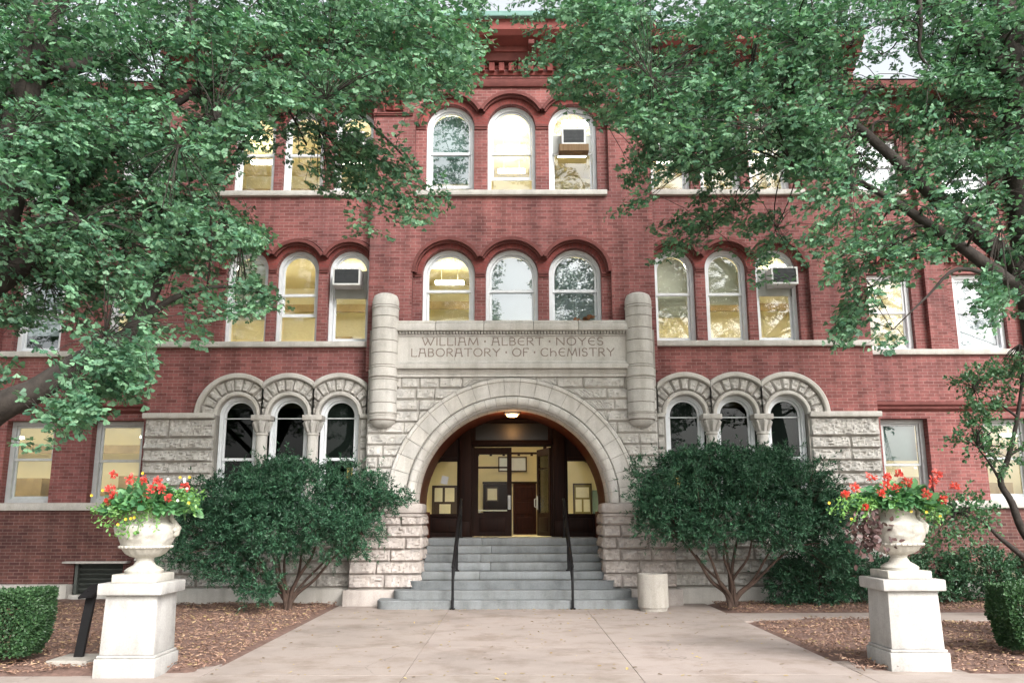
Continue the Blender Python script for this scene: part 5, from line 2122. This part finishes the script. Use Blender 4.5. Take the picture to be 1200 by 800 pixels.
regionsR = [
    ([(640, 0), (1200, 0), (1200, 205), (1110, 190), (930, 210), (860, 200), (800, 190), (745, 160), (700, 150), (668, 120), (640, 110), (632, 70), (660, 40)], 3.4, 10.0, 13.2, .25),
    ([(590, 0), (640, 0), (625, 45), (600, 40)], 1.0, 12, 13.5, .3),
    ([(600, 62), (650, 50), (650, 85), (622, 96), (598, 84)], 1.1, 12, 13.5, .5),
    ([(738, 150), (930, 195), (925, 222), (880, 228), (850, 215), (810, 222), (770, 215), (745, 240), (712, 262), (698, 278), (718, 225)], 2.2, 11.2, 13.2, .9),
    ([(795, 245), (815, 250), (792, 302), (756, 312)], 2.2, 12, 13, 1.0),
    ([(868, 262), (892, 265), (887, 345), (872, 345)], 2.2, 12, 12.8, 1.2),
    ([(984, 325), (1004, 330), (994, 415), (972, 415)], 2.2, 10.6, 11.6, 1.2),
    ([(745, 250), (830, 225), (818, 300), (800, 275), (775, 290), (752, 310)], .9, 12, 13.2, .9),
    ([(930, 190), (1200, 185), (1200, 330), (1150, 300), (1080, 310), (1050, 300), (1040, 335), (1000, 300), (985, 340), (950, 330), (935, 290), (920, 240)], 1.5, 9.8, 12.0, .6),
    ([(822, 245), (900, 235), (912, 262), (880, 292), (845, 282)], 1.0, 12, 13, .8),
    ([(1010, 330), (1052, 310), (1062, 340), (1036, 400), (1070, 415), (1050, 422), (1016, 418), (1004, 388)], 1.3, 10, 11, .9),
    ([(1090, 300), (1200, 300), (1200, 360), (1165, 345), (1180, 390), (1150, 402), (1130, 345), (1100, 360)], 1.2, 9.8, 11.2, .6),
    ([(955, 330), (995, 340), (985, 400), (962, 412), (966, 375)], .8, 10.8, 11.8, .9),
    ([(600, -500), (1500, -500), (1500, 0), (620, 0)], .5, 10.0, 13.5, .2),
    ([(1200, -300), (1900, -300), (1750, 330), (1200, 380)], .35, 9.5, 13.5, .2),
]
nr = big_tree('ginkgo_tree', 'large ginkgo tree on the right whose boughs hang over the top floor windows', limbsR, regionsR, (-1, .1, 0), RT, 5, 'ginkgo trees in front of the building', holes=holesR)
print('ginkgo leaves', nl, nr)

# ---- yew shrubs
NEEDLE = [(-.09, 0, 0), (.09, 0, 0), (.14, .55, .04), (0, 1.1, 0), (-.14, .55, .04)]
NEEDLEF = [(0, 1, 2, 3, 4)]


def lobes_points(lobes, n, rng, shell=.55):
    w = np.array([l[3] * l[4] * l[5] for l in lobes]) ** .66
    out, nor = [], []
    for l, k in zip(lobes, rng.multinomial(n, w / w.sum())):
        d = unit(rng.normal(size=(k, 3)))
        r = shell + (1.04 - shell) * rng.uniform(0, 1, (k, 1)) ** .6
        out.append(np.array(l[:3]) + d * r * np.array(l[3:6]))
        nor.append(d)
    return np.concatenate(out), np.concatenate(nor)


def shrub(name, label, cat, lobes, stems, base, mat, seed, ntuft, per, size, tmpl=NEEDLE, tf=NEEDLEF, up=.5, group=None, bark='bark_red', spread=.075, shell=.55, small=0):
    rng = np.random.default_rng(seed)
    e = empty(name, base, label, cat, group)
    if small:
        sub = []
        for l in lobes:
            for _ in range(max(3, int(small * l[3] * l[5]))):
                d_ = unit(rng.normal(size=(1, 3)) + [0, -.25, .1])[0]
                q_ = np.array(l[:3]) + d_ * np.array(l[3:6]) * rng.uniform(.72, 1.06)
                r_ = rng.uniform(.13, .30)
                sub.append((q_[0], q_[1], q_[2], r_ * 1.25, r_ * 1.1, r_ * .62))
        lobes = [l[:3] + tuple(v * .80 for v in l[3:6]) for l in lobes] + sub
    c, nrm = lobes_points(lobes, ntuft, rng, shell)
    # uneven outline
    jit = np.array([noise.noise(Vector(p) * 2.1) for p in c])[:, None]
    jit2 = np.array([noise.noise(Vector(p) * 5.2 + Vector((9, 3, 1))) for p in c])[:, None]
    c = c + nrm * (.16 * jit + .08 * jit2)
    td = unit(nrm * .8 + rng.normal(size=c.shape) * .5 + [0, 0, up * .6])
    cc = np.repeat(c, per, 0)
    nn = np.repeat(nrm, per, 0)
    tt = np.repeat(td, per, 0)
    k = len(cc)
    side_ = rng.normal(size=(k, 3))
    side_ = unit(side_ - tt * np.sum(side_ * tt, 1, keepdims=True))
    t_ = rng.uniform(0, 1, (k, 1))
    shoot = np.repeat(np.where(rng.random(len(c)) < .09, 2.3, 1.0), per)[:, None]
    p = cc + tt * t_ * spread * 2.2 * shoot + side_ * spread * .35 * (1.1 - t_) * rng.uniform(.2, 1, (k, 1)) - np.array([0, 0, 1.0]) * (t_ ** 2) * spread * .35
    d = tt * .75 + side_ * .8 + rng.normal(size=(k, 3)) * .25
    keep = p[:, 2] > .05
    p, d, nn = p[keep], d[keep], nn[keep]
    X, Yv, Z = frames(d, rng.normal(size=(len(p), 3)) * .6 + nn * .6 + [0, 0, .5], rng)
    cards('foliage', tmpl, tf, p, X, Yv, Z, rng.uniform(size[0], size[1], len(p)), mat, e)
    m_ = MB()
    for pts, r0, r1 in stems:
        s_ = smooth_path(pts, 5)
        m_.tube(s_, [r0 + (r1 - r0) * i / (len(s_) - 1) for i in range(len(s_))], 8)
    if stems:
        ends = np.array([tuple(Vector(s_[0][-1])) for s_ in stems])
        for q_ in c[rng.choice(len(c), min(140, len(c)), replace=False)]:
            j = int(np.argmin(np.linalg.norm(ends - q_, axis=1)))
            a, b = Vector(ends[j]), Vector(q_)
            m_.tube([a, a.lerp(b, .5) + Vector((0, 0, .05)), b], [.012, .008, .003], 5, False)
        m_.build('trunk', bark, e, smooth='all')
    return e


def L_(px, py, Y, rx, ry, rz):
    p = at(px, py, Y)
    return (p.x, p.y, p.z, rx, ry, rz)


def yew_stems(bx, by, targets):
    out = []
    for px, py, Y in targets:
        t = at(px, py, Y)
        b = Vector((bx, by, 0))
        out.append(([b + Vector((random.uniform(-.06, .06), random.uniform(-.06, .06), -.05)), b.lerp(t, .12) + Vector((0, 0, .12)), b.lerp(t, .38) + Vector((random.uniform(-.10, .10), random.uniform(-.1, .1), .06)), b.lerp(t, .7) + Vector((random.uniform(-.1, .1), random.uniform(-.1, .1), .05)), t], random.uniform(.026, .05), .014))
    return out


lobL = [L_(350, 572, 15.5, .95, .7, .50), L_(280, 590, 15.4, .8, .7, .45), L_(410, 580, 15.5, .66, .65, .40), L_(438, 588, 15.6, .42, .45, .22), L_(235, 612, 15.3, .66, .6, .40),
        L_(215, 642, 15.2, .42, .5, .25), L_(300, 625, 15.1, .8, .6, .38), L_(370, 615, 15.0, .7, .55, .38), L_(408, 612, 15.2, .5, .5, .32), L_(265, 662, 15.1, .45, .5, .25), L_(330, 555, 15.6, .5, .5, .28), L_(405, 640, 15.4, .38, .4, .16), L_(300, 685, 15.0, .25, .3, .12)]
shrub('yew_shrub', 'dark green spreading yew with bare stems left of the entrance steps', 'shrub', lobL,
      yew_stems(-3.95, 15.75, [(280, 640, 15.4), (315, 640, 15.3), (340, 630, 15.5), (370, 625, 15.3), (395, 632, 15.5), (420, 630, 15.5), (300, 650, 15.2), (355, 620, 15.8), (330, 600, 15.7)]), (-3.95, 15.75, 0), 'yew', 31, 5400, 20, (.032, .070), up=.45, small=34, group='yew shrubs beside the steps')
lobR = [L_(860, 565, 15.5, 1.0, .75, .52), L_(800, 570, 15.4, .8, .7, .45), L_(925, 570, 15.5, .8, .7, .45), L_(775, 598, 15.3, .55, .55, .30), L_(960, 600, 15.5, .62, .6, .42), L_(850, 610, 15.0, .9, .6, .36), L_(790, 615, 15.1, .5, .5, .25),
        L_(910, 620, 15.1, .75, .6, .36), L_(970, 640, 15.5, .5, .5, .40), L_(850, 548, 15.6, .5, .5, .26), L_(800, 550, 15.6, .4, .5, .22), L_(900, 548, 15.6, .4, .5, .24), L_(985, 600, 15.6, .35, .4, .3)]
shrub('yew_shrub', 'dark green spreading yew with bare stems right of the litter bin', 'shrub', lobR,
      yew_stems(3.86, 15.75, [(800, 635, 15.4), (825, 640, 15.2), (850, 630, 15.4), (880, 635, 15.3), (905, 640, 15.4), (930, 640, 15.5), (840, 610, 15.7), (870, 610, 15.8), (815, 650, 15.5)]), (3.86, 15.75, 0), 'yew', 33, 5800, 20, (.032, .070), up=.45, small=34, group='yew shrubs beside the steps')

SMALL = [(0, 0, 0), (.3, .35, .05), (.22, .75, .02), (0, 1, -.08), (-.22, .75, .02), (-.3, .35, .05)]
SMALLF = [(0, 1, 2, 3), (0, 3, 4, 5)]


def box_hedge(x0, x1, y0, y1, z1, label, seed, base_stems):
    rng = np.random.default_rng(seed)
    e = empty('box_hedge', ((x0 + x1) / 2, (y0 + y1) / 2, 0), label, 'hedge', 'clipped hedges beside the beds')
    n = 46000
    u = rng.uniform(0, 1, (n, 3))
    depth = rng.uniform(0, 1, n) ** 2 * .16
    face = rng.integers(0, 5, n)
    P_ = np.column_stack([x0 + u[:, 0] * (x1 - x0), y0 + u[:, 1] * (y1 - y0), .10 + u[:, 2] * (z1 - .10)])
    nrm = np.zeros((n, 3))
    for f_, (ax, val, sg) in enumerate(((0, x0, -1), (0, x1, 1), (1, y0, -1), (1, y1, 1), (2, z1, 1))):
        m_ = face == f_
        P_[m_, ax] = val - sg * depth[m_]
        nrm[m_, ax] = sg
    cx_, cy_ = (x0 + x1) / 2, (y0 + y1) / 2
    tb_ = np.clip((P_[:, 2] - .1) / .35, 0, 1)[:, None]
    tuck = 1 - .10 * (1 - tb_)
    P_[:, :2] = np.array([cx_, cy_]) + (P_[:, :2] - [cx_, cy_]) * tuck
    bump_ = np.array([noise.noise(Vector(p) * 5) for p in P_])[:, None]
    P_ = P_ + nrm * (.05 * bump_ + .035 * np.array([noise.noise(Vector(p) * 1.9 + Vector((3, 1, seed))) for p in P_])[:, None])
    d = nrm * .8 + rng.normal(size=(n, 3)) * .7 + [0, 0, .35]
    X, Yv, Z = frames(d, rng.normal(size=(n, 3)) * .6 + nrm * .7 + [0, 0, .4], rng)
    cards('foliage', SMALL, SMALLF, P_, X, Yv, Z, rng.uniform(.024, .042, n), 'hedge', e)
    m_ = MB()
    for i in range(base_stems):
        x, y = rng.uniform(x0 + .15, x1 - .15), rng.uniform(y0 + .12, y1 - .12)
        for k in range(4):
            a = rng.uniform(0, 2 * pi)
            m_.tube([(x, y, -.03), (x + .06 * math.cos(a), y + .06 * math.sin(a), .2), (x + .16 * math.cos(a), y + .16 * math.sin(a), z1 * .8)], [.014, .011, .004], 6)
    m_.build('trunk', 'bark', e, smooth='all')


box_hedge(-7.2, -5.32, 9.9, 10.45, .80, 'clipped box hedge at the left edge beyond the plaque stand', 41, 6)
box_hedge(5.66, 7.6, 10.2, 10.75, .80, 'clipped box hedge at the right edge beyond the right pedestal', 42, 6)

# low shrubs along the right wing
lob = [(5.55, 16.2, .55, .6, .5, .5), (6.3, 16.35, .5, .65, .5, .45), (5.0, 16.2, .4, .35, .45, .35)]
shrub('evergreen_shrub', 'dark low evergreen shrub behind the right urn', 'shrub', lob, [([(5.6, 16.3, -.03), (5.6, 16.3, .3), (5.7, 16.2, .6)], .03, .01)], (5.6, 16.3, 0), 'yew', 51, 1700, 12, (.035, .075))
lob = [(7.2 + .75 * i, 16.6 + .05 * (i % 2), .42 + .05 * (i % 3), .6, .45, .42) for i in range(5)]
shrub('low_hedge', 'loose dark green hedge along the foot of the right wing', 'hedge', lob, [([(7.4 + .7 * i, 16.6, -.03), (7.4 + .7 * i, 16.55, .2), (7.45 + .7 * i, 16.5, .45)], .025, .01) for i in range(5)], (8.8, 16.6, 0), 'shrub', 52, 2600, 9, (.035, .065), SMALL, SMALLF)
# small tree at the right edge
stems = [([(8.9, 14.2, -.05), (8.75, 14.1, .5), at(1202, 630, 14), at(1185, 590, 14), at(1172, 565, 14), at(1182, 535, 14), at(1192, 490, 14), at(1198, 440, 14), at(1195, 405, 14)], .085, .015),
         ([(8.85, 14.15, .3), at(1200, 655, 13.9), at(1172, 632, 13.8), at(1150, 612, 13.8), at(1120, 602, 13.8)], .06, .012),
         ([at(1172, 565, 14), at(1160, 545, 13.8), at(1145, 525, 13.7)], .03, .008),
         ([at(1192, 490, 14), at(1165, 470, 13.9), at(1140, 455, 13.8)], .025, .006),
         ([at(1182, 535, 14), at(1230, 500, 14.2), at(1260, 440, 14.3)], .03, .008)]
lob = [L_(1165, 450, 14, .42, .4, .22), L_(1140, 445, 13.8, .25, .3, .16), L_(1195, 430, 14, .4, .4, .2), L_(1150, 500, 13.8, .32, .3, .18), L_(1135, 520, 13.7, .25, .3, .12), L_(1175, 535, 13.8, .3, .3, .2),
       L_(1120, 605, 13.8, .42, .35, .2), L_(1100, 622, 13.7, .28, .3, .22), L_(1145, 600, 13.8, .25, .3, .12), L_(1240, 440, 14.2, .5, .5, .35), L_(1260, 520, 14.2, .5, .5, .35), L_(1155, 478, 13.8, .2, .3, .12)]
shrub('ornamental_tree', 'small crooked ornamental tree at the right edge in front of the right wing', 'tree', lob, stems, (8.9, 14.2, 0), 'ornamental', 53, 850, 9, (.045, .08), SMALL, SMALLF, up=.1, bark='bark', spread=.09, shell=.2)
